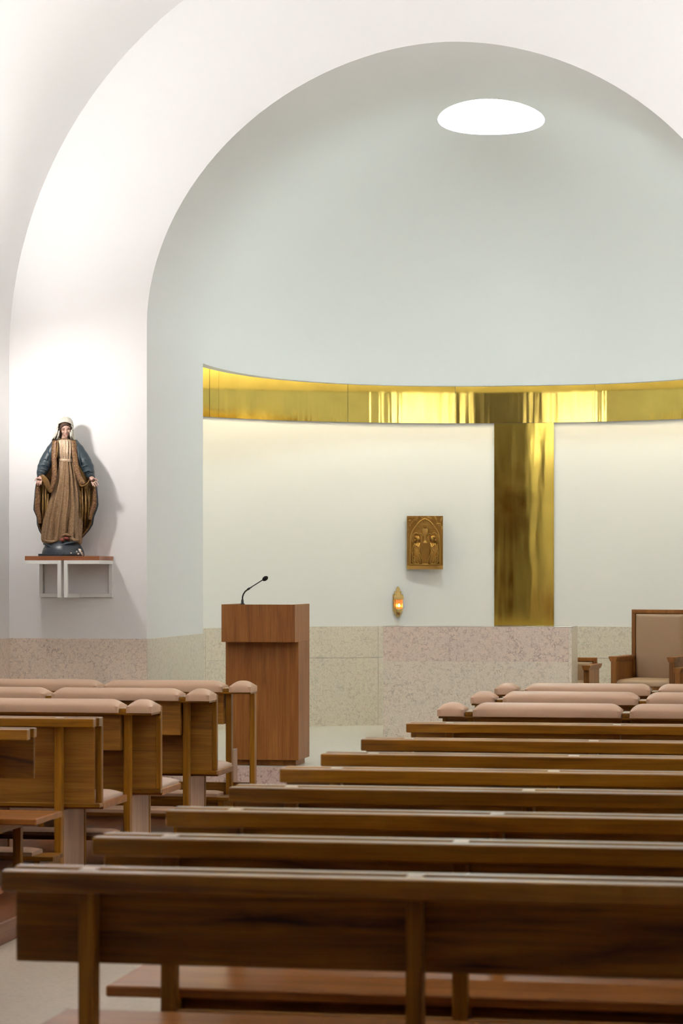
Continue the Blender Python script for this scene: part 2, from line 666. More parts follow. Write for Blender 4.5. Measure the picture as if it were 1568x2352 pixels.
# arch intrados and jambs
ys = [YW + (YJ - YW) * i / 8 for i in range(9)]
v, f = [], []
for y in ys:
    v += [(x, y, z) for x, z in AP]
n = len(AP)
for j in range(8):
    for i in range(n - 1):
        f.append((j * n + i, j * n + i + 1, (j + 1) * n + i + 1, (j + 1) * n + i))
intrados = S(me_obj('wall_arch', v, f, 'plaster', smooth=True))
# pier returns behind the jambs
for nm, xa, xb in (('wall_pier_left', ACX - AA, -6.3), ('wall_pier_right', ACX + AA, 0.7)):
    S(me_obj(nm, [(xa, YJ, FLOOR), (xb, YJ, FLOOR), (xb, YJ, 4.5), (xa, YJ, 4.5)], [(0, 1, 2, 3)], 'plaster'))


# dome shell
def dome_g(t):
    return max(0.0, 1 - t ** DN) ** (1 / DN)


prof = [(ACX - AA, ZB), (ACX - AA, AZS)] + [arch_pt(math.pi * i / 72) for i in range(1, 72)] + [(ACX + AA, AZS), (ACX + AA, ZB)]
NT = 48
v, f = [], []
n = len(prof)
for j in range(NT):
    t = math.sin(0.5 * math.pi * j / NT) if j else 0.0
    t = t ** 0.9
    g = dome_g(t)
    for x, z in prof:
        v.append((ACX + (x - ACX) * g, YJ + DB * t, ZB + (z - ZB) * g))
pole = len(v)
v.append((ACX, YJ + DB, ZB))
for j in range(NT - 1):
    for i in range(n - 1):
        f.append((j * n + i, j * n + i + 1, (j + 1) * n + i + 1, (j + 1) * n + i))
for i in range(n - 1):
    f.append(((NT - 1) * n + i, (NT - 1) * n + i + 1, pole))
dome = me_obj('ceiling_apse', v, f, 'plaster', smooth=True)
S(dome)
md = dome.modifiers.new('s', 'SOLIDIFY')
md.thickness = 0.10
md.offset = 1.0
# make sure the thickness goes outwards
bm = bmesh.new(); bm.from_mesh(dome.data)
bm.faces.ensure_lookup_table()
c = bm.faces[len(bm.faces) // 3]
if c.normal.dot(c.calc_center_median() - Vector((ACX, YJ + 0.8, ZB))) < 0:
    bmesh.ops.reverse_faces(bm, faces=bm.faces[:])
bm.to_mesh(dome.data); bm.free()
dome.data.polygons.foreach_set('use_smooth', [True] * len(dome.data.polygons))
cut = MB().lathe([(0.475, 4.9), (0.475, 6.6)], 48, (-2.82, 22.665, 0)).build('cutter', 'plaster')
bmod = dome.modifiers.new('b', 'BOOLEAN')
bmod.object = cut
bmod.operation = 'DIFFERENCE'
bmod.solver = 'EXACT'
apply_mods(dome)
bpy.data.objects.remove(cut, do_unlink=True)
if not dome.data.materials:
    dome.data.materials.append(MATS['plaster'])
dome.data.polygons.foreach_set('use_smooth', [True] * len(dome.data.polygons))
try:
    dome.data.set_sharp_from_angle(angle=R(35))
except Exception:
    pass


# recessed apse wall (half cylinder) and the ceiling of the light slot
def wall_at(a, r=WR):
    """a = 0 at left end, pi at right end"""
    return (WCX - r * math.cos(a), WCY + r * math.sin(a))


ZS = 4.0
NA = 72
v, f = [], []
angs = [-0.06 + (math.pi + 0.12) * i / NA for i in range(NA + 1)]
for z in (FLOOR, ZS):
    v += [(*wall_at(a), z) for a in angs]
for i in range(NA):
    f.append((i, i + 1, NA + 2 + i, NA + 1 + i))
wall_apse = S(me_obj('wall_apse', v, f, 'plaster', smooth=True))


def dome_plan(z, off=0.05, m_=40):
    """plan curve of the dome shell at height z, from left to right"""
    out = []
    zt_ = AZS + AB
    t_end = max(0.0, 1 - ((z - ZB) / (zt_ - ZB)) ** DN) ** (1 / DN)
    for j in range(m_ + 1):
        t = t_end * (1 - (1 - j / m_) ** 3) * 0.99999
        g = dome_g(t)
        if g < 1e-4:
            break
        zp = ZB + (z - ZB) / g
        if zp >= zt_:
            break
        x = AA * max(0.0, 1 - max(0.0, (zp - AZS) / AB) ** AN) ** (1 / AN) * g
        out.append((x, YJ + DB * t))
    left = [(ACX - x - off * (1 if x > 0.3 else 0), y + off * 0.5) for x, y in out]
    right = [(ACX + x + off * (1 if x > 0.3 else 0), y + off * 0.5) for x, y in out]
    return left + right[::-1]


inner = dome_plan(ZS)
# resample inner curve to wall sampling
def resample(pts, k):
    d = [0.0]
    for a, b_ in zip(pts, pts[1:]):
        d.append(d[-1] + math.dist(a, b_))
    out = []
    for i in range(k):
        s = d[-1] * i / (k - 1)
        j = max(q for q in range(len(d)) if d[q] <= s + 1e-9)
        j = min(j, len(pts) - 2)
        u = (s - d[j]) / max(1e-9, d[j + 1] - d[j])
        out.append((pts[j][0] + (pts[j + 1][0] - pts[j][0]) * u, pts[j][1] + (pts[j + 1][1] - pts[j][1]) * u))
    return out


inn = resample(inner, NA + 1)
v = [(x, y, ZS) for x, y in inn] + [(*wall_at(a), ZS) for a in angs]
f = [(i, i + 1, NA + 2 + i, NA + 1 + i) for i in range(NA)]
S(me_obj('ceiling_slot', v, f, 'plaster'))
# light strip in the slot
mid = []
for i in range(4, NA - 3):
    wx, wy = wall_at(angs[i], WR)
    mid.append((inn[i][0] * 0.55 + wx * 0.45, inn[i][1] * 0.55 + wy * 0.45))
v, f = [], []
for i, (x, y) in enumerate(mid):
    d = Vector((x - WCX, y - WCY)).normalized()
    for s, z in ((-0.03, ZS - 0.03), (0.03, ZS - 0.03), (0.03, ZS - 0.005), (-0.03, ZS - 0.005)):
        v.append((x + d.x * s, y + d.y * s, z))
for i in range(len(mid) - 1):
    for k in range(4):
        f.append((i * 4 + k, i * 4 + (k + 1) % 4, (i + 1) * 4 + (k + 1) % 4, (i + 1) * 4 + k))
tag(me_obj('cove_light_strip', v, f, 'cove_strip'), 'warm light strip hidden in the slot above the brass band', 'light')

# chancel platform and step
S(box('floor_chancel', XL, XR, 19.50, 25.6, 0.03, CHAN, 'chancel_stone', bev=0.0))
plat = bpy.data.objects['floor_chancel']
S(box('trim_1', XL, XR, 19.20, 19.5, FLOOR, 0.03, 'step_stone', bev=0.004))
xs = [XL, -5.35, -4.75, -3.35, -2.0, -0.7, XR]
for a, b_ in zip(xs, xs[1:]):
    box('riser_slab', a + 0.0015, b_ - 0.0015, 19.47, 19.5, 0.03, CHAN, 'step_stone', plat, 0.002)


# dado slabs -----------------------------------------------------------------
def slab(parent, x0, x1, y0, y1, z0, z1, mat='dado_stone'):
    return box('stone_slab', x0, x1, y0, y1, z0, z1, mat, parent, 0.002)


slab(wall_front, XL + 0.008, ACX - AA, YW - 0.008, YW, CHAN, WAIN)
slab(wall_front, ACX + AA, XR - 0.008, YW - 0.008, YW, CHAN, WAIN)
wl, wr = bpy.data.objects['wall_left'], bpy.data.objects['wall_right']
yy = [YB + (YW - YB) * i / 14 for i in range(15)]
for a, b_ in zip(yy, yy[1:]):
    slab(wl, XL, XL + 0.008, a + 0.001, b_ - 0.001, FLOOR, WAIN)
    slab(wr, XR - 0.008, XR, a + 0.001, b_ - 0.001, FLOOR, WAIN)
for x0, x1 in ((ACX - AA, ACX - AA + 0.008), (ACX + AA - 0.008, ACX + AA)):
    slab(intrados, x0, x1, YW - 0.008, YJ + 0.004, CHAN, WAIN, 'apse_stone')


def arc_slab(name, a0, a1, r0, r1, z0, z1, mat, parent, k=6, smooth=False):
    v, f = [], []
    for i in range(k + 1):
        a = a0 + (a1 - a0) * i / k
        for r_, z in ((r0, z0), (r1, z0), (r1, z1), (r0, z1)):
            v.append((*wall_at(a, r_), z))
    for i in range(k):
        for q in range(4):
            f.append((i * 4 + q, i * 4 + (q + 1) % 4, (i + 1) * 4 + (q + 1) % 4, (i + 1) * 4 + q))
    f.append((0, 1, 2, 3))
    f.append((k * 4 + 3, k * 4 + 2, k * 4 + 1, k * 4))
    mb = MB().add(v, f)
    return mb.build(name, mat, parent, smooth)


NS = 11
for i in range(NS):
    a0, a1 = math.pi * i / NS, math.pi * (i + 1) / NS
    for z0, z1 in ((CHAN, 0.86), (0.863, WAIN)):
        arc_slab('stone_slab', a0 + 0.0005, a1 - 0.0005, WR - 0.008, WR, z0, z1, 'apse_stone', wall_apse)

# brass cross: the band is its arms, the upright hangs below -------------------
ZBAND = 3.187
cross = empty('brass_cross', (*wall_at(math.pi / 2, WR - 0.01), 1.18), 0, 'polished brass cross made of a curved wall band and a tall upright', 'cross')
inv = Matrix.Translation(-Vector(cross.location))


def local(o, root):
    o.data.transform(Matrix.Translation(-Vector(root.location)))
    return o


seams = [0.02, 0.50, 0.84, 1.28, 1.34, 1.83, 2.02, 2.36, 2.70, 3.12]
seams = [0.02, 0.585, 0.62, 1.05, 1.37, 1.78, 2.06, 2.42, 2.78, 3.12]
for i, (a, b_) in enumerate(zip(seams, seams[1:])):
    w = 0.0006
    p = arc_slab('brass_panel', a + w, b_ - w, WR - 0.014 - 0.002 * (i % 2), WR - 0.002, ZBAND, 3.95, 'brass_band', cross, 16, True)
    try:
        p.data.set_sharp_from_angle(angle=R(40))
    except Exception:
        pass
    local(p, cross)
da = 0.298 / WR
p = arc_slab('brass_upright', math.pi / 2 - da, math.pi / 2 + da, WR - 0.012, WR - 0.001, WAIN - 0.3, ZBAND - 0.002, 'brass_upright', cross, 20, True)
try:
    p.data.set_sharp_from_angle(angle=R(40))
except Exception:
    pass
local(p, cross)


# uplight troughs on the side walls ------------------------------------------
def trough(x_wall, sgn, label):
    t = empty('wall_uplight', (x_wall, UPY, 3.56), 0, label, 'light', 'long uplights on the side walls')
    h = UPLEN / 2 + 0.06
    xa, xb = (0.0, 0.2) if sgn > 0 else (-0.2, 0.0)
    box('housing_base', xa, xb, -h, h, 0.0, 0.02, 'white_paint', t, 0.0)
    lx = (0.19, 0.2) if sgn > 0 else (-0.2, -0.19)
    box('housing_lip', *lx, -h, h, 0.02, 0.10, 'white_paint', t, 0.0)
    for e in (-h, h - 0.01):
        box('end_cap', xa, xb, e, e + 0.01, 0.02, 0.10, 'white_paint', t, 0.0)
    return t


trough(XL, 1, 'long white uplight trough on the left nave wall')
trough(XR, -1, 'long white uplight trough on the right nave wall')

for k, y in enumerate(FILL_LAMP_Y):  # housings for the added lamps that brighten the lower nave
    cl = empty('added_fill_lamp', (-2.918, y, 6.80), 0, 'round white fill lamp added out of view at the crown of the vault, number %s from the arch' % ['five', 'four', 'three', 'two', 'one'][k], 'lamp', 'added fill lamps')
    MB().lathe([(0.33, -0.005), (0.35, -0.005), (0.35, 0.09), (0.33, 0.09)], 28).build('rim', 'white_paint', cl, True)
    MB().lathe([(0.01, 0.02), (0.335, 0.02), (0.335, 0.03), (0.01, 0.03)], 28).build('back_disc', 'white_paint', cl)

# spotlight for the statue ----------------------------------------------------
sp_loc = Vector((-6.12, 18.68, 3.15))
sd = bpy.data.lights.new('statue_spot', 'SPOT')
sd.energy = 40
sd.color = (1.0, 0.95, 0.9)
sd.spot_size = R(165)
sd.spot_blend = 1.0
sd.shadow_soft_size = 0.07
so = bpy.data.objects.new('statue_spot', sd)
COL.objects.link(so)
so.location = sp_loc
so.rotation_euler = (Vector((-5.6, 19.75, 2.75)) - sp_loc).to_track_quat('-Z', 'Y').to_euler()
fx = empty('spotlight', (-6.36, 18.5, 3.2), 0, 'small white spotlight on the left wall aimed at the statue', 'light')
MB().tube([(0.0, 0.0, 0.06), (0.22, 0.06, 0.03)], 0.012).build('arm', 'white_paint', fx)
dirv = (Vector((-5.6, 19.75, 2.75)) - sp_loc).normalized()
q = sp_loc - fx.location
MB().tube([q - dirv * 0.14, q - dirv * 0.02], 0.045, 16).build('can', 'white_paint', fx)

# door behind the photographer
d1 = empty('door_1', (-2.9, YB + 0.03, FLOOR))
S(d1)
for s in (-1, 1):
    lf = box('door_leaf', min(0, s * 0.85), max(0, s * 0.85), 0, 0.05, 0, 2.3, 'lectern_wood', d1, 0.004)
    box('door_handle', s * 0.1 - 0.015, s * 0.1 + 0.015, 0.05, 0.09, 1.0, 1.25, 'lamp_brass', lf, 0.003)
box('door_frame', -0.95, -0.86, 0, 0.07, 0, 2.4, 'chair_wood', d1)
box('door_frame', 0.86, 0.95, 0, 0.07, 0, 2.4, 'chair_wood', d1)
box('door_frame', -0.95, 0.95, 0, 0.07, 2.31, 2.4, 'chair_wood', d1)

# timber organ gallery over the entrance
gal = S(empty('trim_2', (NCX, YB, 2.7)))
for k in range(14):
    x = -3.2 + 6.4 * k / 14
    box('gallery_panel', x + 0.005, x + 6.4 / 14 - 0.005, 1.16, 1.2, 0.0, 1.1, 'chair_wood', gal, 0.004)
box('gallery_floor', -3.3, 3.3, 0.0, 1.2, -0.2, 0.0, 'chair_wood', gal, 0.004)
box('gallery_rail', -3.2, 3.2, 1.13, 1.23, 1.1, 1.16, 'chair_wood', gal, 0.004)

# timber decks under the pews
S(box('floor_deck_left', XL + 0.01, -3.93, 4.5, 18.35, FLOOR, DECK, 'deck_wood', bev=0.004))
S(box('floor_deck_right', -2.02, XR - 0.01, 4.5, 18.35, FLOOR, DECK, 'deck_wood', bev=0.004))


# ------------------------------------------------------------------ pews
def pad_mesh(name, x0, x1, y0, y1, z0, zm, z1, nx=None, ny=8, rx=0.085, ry=0.1):
    """upholstered pad: upright sides up to zm, domed top"""
    lx, ly = x1 - x0, y1 - y0
    bev = 0.006
    def axis(l, r_):
        e = [0, 0.08, 0.2, 0.38, 0.6, 0.8, 1.0]
        r_ = min(r_, l / 2)
        a = [k * r_ for k in e]
        b_ = [l - k for k in a[::-1]]
        mid_ = []
        if l - 2 * r_ > 0.05:
            mid_ = [r_ + (l - 2 * r_) * q / 3 for q in (1, 2)]
        out = a + mid_ + b_
        res = []
        for q in out:
            if not res or q - res[-1] > 1e-5:
                res.append(q)
        return res
    ax, ay = axis(lx, rx), axis(ly, ry)
    def h(d, r_):
        u = min(max(d / r_, 0), 1)
        return math.sin(u * math.pi / 2) ** 0.6
    v, f = [], []
    nx_, ny_ = len(ax), len(ay)
    for q in ay:
        for p_ in ax:
            hh = h(min(p_, lx - p_), min(rx, lx / 2)) * h(min(q, ly - q), min(ry, ly / 2))
            v.append((x0 + p_, y0 + q, zm + (z1 - zm) * hh))
    for j in range(ny_ - 1):
        for i in range(nx_ - 1):
            f.append((j * nx_ + i, j * nx_ + i + 1, (j + 1) * nx_ + i + 1, (j + 1) * nx_ + i))
    ring = [i for i in range(nx_)] + [j * nx_ + nx_ - 1 for j in range(1, ny_)] + [(ny_ - 1) * nx_ + i for i in range(nx_ - 2, -1, -1)] + [j * nx_ for j in range(ny_ - 2, 0, -1)]
    o_ = len(v)
    for i in ring:
        v.append((v[i][0], v[i][1], z0))
    k = len(ring)
    for i in range(k):
        j = (i + 1) % k
        f.append((ring[i], o_ + i, o_ + j, ring[j]))
    f.append(tuple(o_ + i for i in range(k))[::-1])
    mb = MB().add(v, f)
    return mb


def pad(name, parent, mat, *a, **k):
    o = pad_mesh(name, *a, **k).build(name, mat, parent, True)
    try:
        o.data.set_sharp_from_angle(angle=R(50))
    except Exception:
        pass
    return o


T = 0.906
PL = 2 * 0.225 + 2 * T


def make_plain_pew(kneel=False):
    p = empty('pew', (0, 0, 0))
    box('back_rail', 0, PL, 0, 0.058, 0.853, 0.91, 'pew_wood_long', p, 0.004)
    box('front_rail', 0, PL, 0.118, 0.172, 0.86, 0.91, 'pew_wood_long', p, 0.004)
    box('back_panel', 0.004, PL - 0.004, 0.127, 0.152, 0.645, 0.86, 'pew_wood_panel', p, 0.003)
    box('seat', 0, PL, 0.155, 0.63, 0.395, 0.430, 'pew_wood_seat', p, 0.005)
    box('apron', 0.225, PL - 0.225, 0.19, 0.21, 0.31, 0.395, 'pew_wood_panel', p, 0.002)
    box('stretcher', 0.22, PL - 0.22, 0.075, 0.105, 0.345, 0.375, 'pew_wood_long', p, 0.003)
    if kneel:
        box('kneeler_board', 0.02, PL - 0.02, -0.50, -0.33, 0.10, 0.135, 'pew_wood_seat', p, 0.004)
    for k in range(3):
        x = 0.225 + T * k
        po = box('post', x - 0.0225, x + 0.0225, 0.058, 0.118, 0, 0.906, 'pew_wood_upright', p, 0.003)
        box('end_grain', x - 0.0225, x + 0.0225, 0.0575, 0.1185, 0.906, 0.911, 'end_grain', po, 0.001)
        box('seat_bearer', x - 0.02, x + 0.02, 0.118, 0.58, 0.345, 0.395, 'pew_wood_deep', p, 0.003)
        box('front_leg', x - 0.0225, x + 0.0225, 0.53, 0.575, 0, 0.345, 'pew_wood_upright', p, 0.003)
        if kneel:
            box('kneeler_bracket', x - 0.018, x + 0.018, -0.49, 0.06, 0.03, 0.10, 'pew_wood_deep', p, 0.003)
    return p


def make_end_pew():
    """bench with a deep framed back, slab legs and a cushioned seat"""
    p = empty('pew', (0, 0, 0))
    box('back_rail', 0, PL, 0, 0.058, 0.86, 0.91, 'pew_wood_long', p, 0.004)
    box('front_rail', 0, PL, 0.118, 0.20, 0.86, 0.91, 'pew_wood_long', p, 0.004)
    bp_ = box('back_panel', 0.035, PL - 0.035, 0.135, 0.16, 0.425, 0.86, 'pew_wood_golden', p, 0.002)
    box('panel_rail', 0.0, PL, 0.130, 0.205, 0.40, 0.425, 'pew_wood_long', p, 0.003)
    for x in (0.0, PL - 0.035):
        box('end_stile', x, x + 0.035, 0.165, 0.205, 0.425, 0.86, 'pew_wood_upright', p, 0.003)
    box('seat', 0, PL, 0.205, 0.72, 0.385, 0.425, 'pew_wood_seat', p, 0.004)
    for k in range(2):
        x = 0.225 + T * k
        pad('seat_cushion', p, 'seat_cushion', x + 0.02, x + T - 0.02, 0.22, 0.70, 0.425, 0.44, 0.465, rx=0.08, ry=0.1)
    pad('seat_cushion', p, 'seat_cushion', 0.02, 0.21, 0.22, 0.70, 0.425, 0.44, 0.465, rx=0.08, ry=0.1)
    pad('seat_cushion', p, 'seat_cushion', PL - 0.21, PL - 0.02, 0.22, 0.70, 0.425, 0.44, 0.465, rx=0.08, ry=0.1)
    for k in range(3):
        x = 0.225 + T * k
        po = box('post', x - 0.02, x + 0.02, 0.058, 0.118, 0, 0.906, 'pew_wood_upright', p, 0.003)
        box('end_grain', x - 0.02, x + 0.02, 0.0575, 0.1185, 0.906, 0.911, 'end_grain', po, 0.001)
        box('slab_leg', x - 0.012, x + 0.012, 0.12, 0.55, 0, 0.385, 'pew_wood_pale', p, 0.003)
        box('leg_edge', x - 0.016, x + 0.016, 0.55, 0.585, 0, 0.385, 'pew_wood_upright', p, 0.003)
        box('kneeler_bracket', x - 0.018, x + 0.018, -0.34, 0.06, 0.03, 0.15, 'pew_wood_deep', p, 0.003)
    kneeler(p, 0.03, PL - 0.03, [0.225 + T * k for k in range(3)], -0.36, -0.16)
    return p


def kneeler(p, x0, x1, posts, y0, y1):
    box('kneeler_board', posts[0] - 0.1, posts[2] + 0.1, y0, y1, 0.15, 0.175, 'pew_wood_panel', p, 0.003)
    for a_, b_ in zip(posts, posts[1:]):
        pad('kneeler_pad', p, 'kneeler_leather', a_ + 0.02, b_ - 0.02, y0, y1, 0.175, 0.195, 0.21, rx=0.05, ry=0.08)


AL = 2 * 0.182 + 2 * T
APX = [0.182, 0.182 + T, 0.182 + 2 * T]


def make_padded_pew(front=False):
    """bench whose back carries an upholstered elbow rest; front=True is the last one, a desk without seat"""
    p = empty('prayer_desk' if front else 'padded_pew', (0, 0, 0))
    zt = 0.893
    box('top_board', 0.004, AL - 0.004, -0.115, 0.085, 0.880, zt, 'pew_wood_long', p, 0.003)
    cuts = [0.0, APX[0] - 0.026, APX[0] + 0.026, APX[1] - 0.026, APX[1] + 0.026, APX[2] - 0.026, APX[2] + 0.026, AL]
    for a, b_ in zip(cuts[::2], cuts[1::2]):
        pad('elbow_pad', p, 'leather', a, b_, -0.135, 0.08, zt, 0.931, 0.971, rx=0.07, ry=0.11)
    for x in APX:
        box('post', x - 0.02, x + 0.02, -0.03, 0.03, 0, 0.88, 'pew_wood_upright', p, 0.003)
        ph_ = box('post_head', x - 0.022, x + 0.022, -0.115, 0.08, zt, 0.918, 'pew_wood_deep', p, 0.003)
        box('end_grain', x - 0.021, x + 0.021, -0.113, 0.078, 0.918, 0.921, 'end_grain', ph_, 0.001)
    for a, b_ in zip(APX, APX[1:]):
        box('book_box', a + 0.026, b_ - 0.026, -0.075, 0.065, 0.665, 0.88, 'pew_wood_golden', p, 0.003)
    for x in APX:
        box('kneeler_bracket', x - 0.018, x + 0.018, -0.28, -0.03, 0.04, 0.15, 'pew_wood_deep', p, 0.003)
    kneeler(p, 0.0, AL, APX, -0.30, -0.10)
    if front:
        for x in (0.0, AL - 0.036):
            box('end_post', x, x + 0.036, -0.01, 0.06, 0, 0.88, 'pew_wood_upright', p, 0.003)
        box('foot_board', 0.0, AL, 0.035, 0.06, 0.0, 0.25, 'pew_wood_panel', p, 0.003)
        for x in APX:
            box('slab_leg', x - 0.012, x + 0.012, 0.062, 0.20, 0, 0.48, 'pew_wood_pale', p, 0.003)
    else:
        box('back_panel', 0.03, AL - 0.03, 0.085, 0.105, 0.425, 0.88, 'pew_wood_golden', p, 0.002)
        box('panel_rail', 0.0, AL, 0.08, 0.12, 0.40, 0.425, 'pew_wood_long', p, 0.003)
        for x in (0.0, AL - 0.03):
            box('end_stile', x, x + 0.03, 0.08, 0.12, 0.425, 0.925, 'pew_wood_upright', p, 0.003)
        box('seat', 0, AL, 0.12, 0.585, 0.385, 0.425, 'pew_wood_seat', p, 0.004)
        for a, b_ in ((0.01, APX[0] - 0.02), (APX[0] + 0.02, APX[1] - 0.02), (APX[1] + 0.02, APX[2] - 0.02), (APX[2] + 0.02, AL - 0.01)):
            pad('seat_cushion', p, 'seat_cushion', a, b_, 0.135, 0.575, 0.425, 0.44, 0.465, rx=0.08, ry=0.1)
        for x in APX:
            box('slab_leg', x - 0.012, x + 0.012, 0.032, 0.45, 0, 0.385, 'pew_wood_pale', p, 0.003)
            box('leg_edge', x - 0.016, x + 0.016, 0.45, 0.48, 0, 0.385, 'pew_wood_upright', p, 0.003)
    return p


used = {}


def place(kind, maker, x, y, label, group):
    if kind not in used:
        used[kind] = maker()
        o = used[kind]
    else:
        o = copy_tree(used[kind])
    o.location = (x, y, DECK)
    tag(o, label, 'pew', group)
    return o


ROWS = [6.70, 7.60, 8.51, 9.47, 10.41, 11.315, 12.355]
ORD = ['nearest and largest, its whole back board in view', 'second from the front edge of the picture', 'third from the front edge of the picture',
       'fourth from the front edge of the picture', 'fifth from the front edge of the picture', 'sixth from the front edge of the picture',
       'seventh, shallow board between taller backs']
for y, w in zip(ROWS, ORD):
    place('plain', make_plain_pew, -2.18, y, 'plain wooden pew right of the aisle, ' + w, 'plain pews right of the aisle')
place('plain_kneel', lambda: make_plain_pew(True), -4.02 - PL, 12.80, 'plain wooden pew left of the aisle with a shallow back board', None)
place('end', make_end_pew, -2.168, 13.70, 'wooden pew right of the aisle directly behind the padded rows', None)
place('end', make_end_pew, -3.955 - PL, 13.82, 'wooden pew left of the aisle with deep back panel and bare double rail', None)
for y, w in ((14.855, 'nearest of its padded rows'), (16.32, 'middle of the three padded rows')):
    place('padded', make_padded_pew, -2.147, y, 'pew with tan padded top right of the aisle, ' + w, 'padded pews')
    place('padded', make_padded_pew, -3.855 - AL, y, 'pew with tan padded top left of the aisle, ' + w, 'padded pews')
place('desk', lambda: make_padded_pew(True), -2.147, 17.57, 'padded prayer desk right of the aisle, nearest the altar', 'padded prayer desks')
place('desk', None, -3.855 - AL, 17.57, 'padded prayer desk left of the aisle, open frame before the lectern', 'padded prayer desks')

# ------------------------------------------------------------------ altar
AY0, AY1, AX0, AX1, AZT = 23.10, 23.70, -3.868, -2.143, 1.212
altar = empty('altar', ((AX0 + AX1) / 2, AY0, CHAN), 0, 'pale pink fossil stone block altar below the brass cross', 'altar')


def abox(name, x0, x1, y0, y1, z0, z1, mat, bev=0.0007):
    lx, ly, lz = altar.location
    return box(name, x0 - lx, x1 - lx, y0 - ly, y1 - ly, z0 - lz, z1 - lz, mat, altar, bev)


ZJ = 0.895
xm = AX0 + (1096 - 880) / 433 * (AX1 - AX0)
t_ = 0.03
abox('core', AX0 + t_, AX1 - t_, AY0 + t_, AY1 - t_, CHAN, AZT - t_, 'joint_stone', 0)
abox('top_slab', AX0, AX1, AY0, AY1, AZT - 0.006, AZT, 'altar_top_stone')
abox('stone_slab', AX0, AX1 - t_, AY0, AY0 + t_, ZJ + 0.0003, AZT - 0.006, 'altar_pink_stone')
abox('stone_slab', AX0, xm - 0.0004, AY0, AY0 + t_, CHAN, ZJ - 0.0003, 'altar_cream_stone')
abox('stone_slab', xm + 0.0004, AX1 - t_, AY0, AY0 + t_, CHAN, ZJ - 0.0003, 'altar_cream_stone')
abox('side_slab', AX1 - t_ + 0.001, AX1, AY0, AY1, ZJ + 0.0008, AZT - 0.006, 'altar_cream_stone')
abox('side_slab', AX1 - t_ + 0.001, AX1, AY0, AY1, CHAN, ZJ - 0.0008, 'altar_cream_stone')
abox('side_slab', AX0, AX0 + t_, AY0 + t_ + 0.001, AY1, ZJ + 0.0008, AZT - 0.006, 'altar_cream_stone')
abox('side_slab', AX0, AX0 + t_, AY0 + t_ + 0.001, AY1, CHAN, ZJ - 0.0008, 'altar_cream_stone')
abox('back_slab', AX0 + t_, AX1 - t_, AY1 - t_, AY1, CHAN, AZT - 0.006, 'altar_cream_stone')

# ------------------------------------------------------------------ lectern + microphone
LX0, LX1, LYF = -4.525, -3.943, 19.56
lect = empty('lectern', ((LX0 + LX1) / 2, LYF + 0.2, CHAN), 0, 'reddish wooden lectern with projecting box head', 'lectern')
hw = (LX1 - LX0) / 2
box('plinth', -hw + 0.03, hw - 0.03, -0.16, 0.20, 0, 0.045, 'chair_wood', lect, 0.002)
box('body', -hw, hw, -0.2, 0.24, 0.045, 0.97, 'lectern_wood', lect, 0.002)
HZ0, HZ1 = 0.97, 1.262
mb = MB()
mb.box(-hw, hw, -0.345, -0.325, HZ0, HZ1)
mb.build('head_front', 'lectern_wood', lect)
mb = MB(); mb.box(hw - 0.02, hw, -0.325, 0.24, HZ0, HZ1); mb.build('head_side', 'lectern_wood', lect)
mb = MB(); mb.box(-hw, -hw + 0.02, -0.325, 0.24, HZ0, HZ1); mb.build('head_side', 'lectern_wood', lect)
mb = MB(); mb.box(-hw + 0.02, hw - 0.02, -0.325, 0.22, HZ0, HZ0 + 0.02); mb.build('head_bottom', 'lectern_wood', lect)
mb = MB()
v, f = box_vf(-hw + 0.02, hw - 0.02, -0.325, 0.24, HZ1 - 0.03, HZ1 - 0.012)
v = [(x, y, z - (0.06 if y > 0 else 0)) for x, y, z in v]
mb.add(v, f)
mb.build('reading_board', 'lectern_wood', lect)
mic = empty('microphone', (LX0 + 0.13, LYF + 0.02, CHAN + HZ1 - 0.013), 0, 'black gooseneck microphone on the lectern', 'microphone')
MB().lathe([(0.022, 0), (0.022, 0.014), (0.012, 0.02), (0.009, 0.05)], 14).build('base', 'black_metal', mic, True)
g = [(0, 0, 0.04), (0.001, 0, 0.07), (0.008, 0.0, 0.092), (0.022, 0, 0.113), (0.05, 0, 0.134), (0.075, 0, 0.148)]
MB().tube(g, [0.006, 0.006, 0.006, 0.006, 0.0055, 0.005], 8).build('gooseneck', 'black_metal', mic, True)
MB().tube([(0.036, 0, 0.124), (0.043, 0, 0.129), (0.056, 0, 0.137), (0.062, 0, 0.141)], [0.0055, 0.0085, 0.0085, 0.005], 10).build('joint', 'black_metal', mic, True)
MB().tube([(0.06, 0, 0.14), (0.165, 0, 0.205)], 0.0042, 8).build('stem', 'black_metal', mic, True)
rot = Matrix.Rotation(R(-32), 3, 'Y')
MB().ell((0.182, 0, 0.214), (0.026, 0.018, 0.018), 14, 10, rot).build('foam_head', 'black_foam', mic, True)

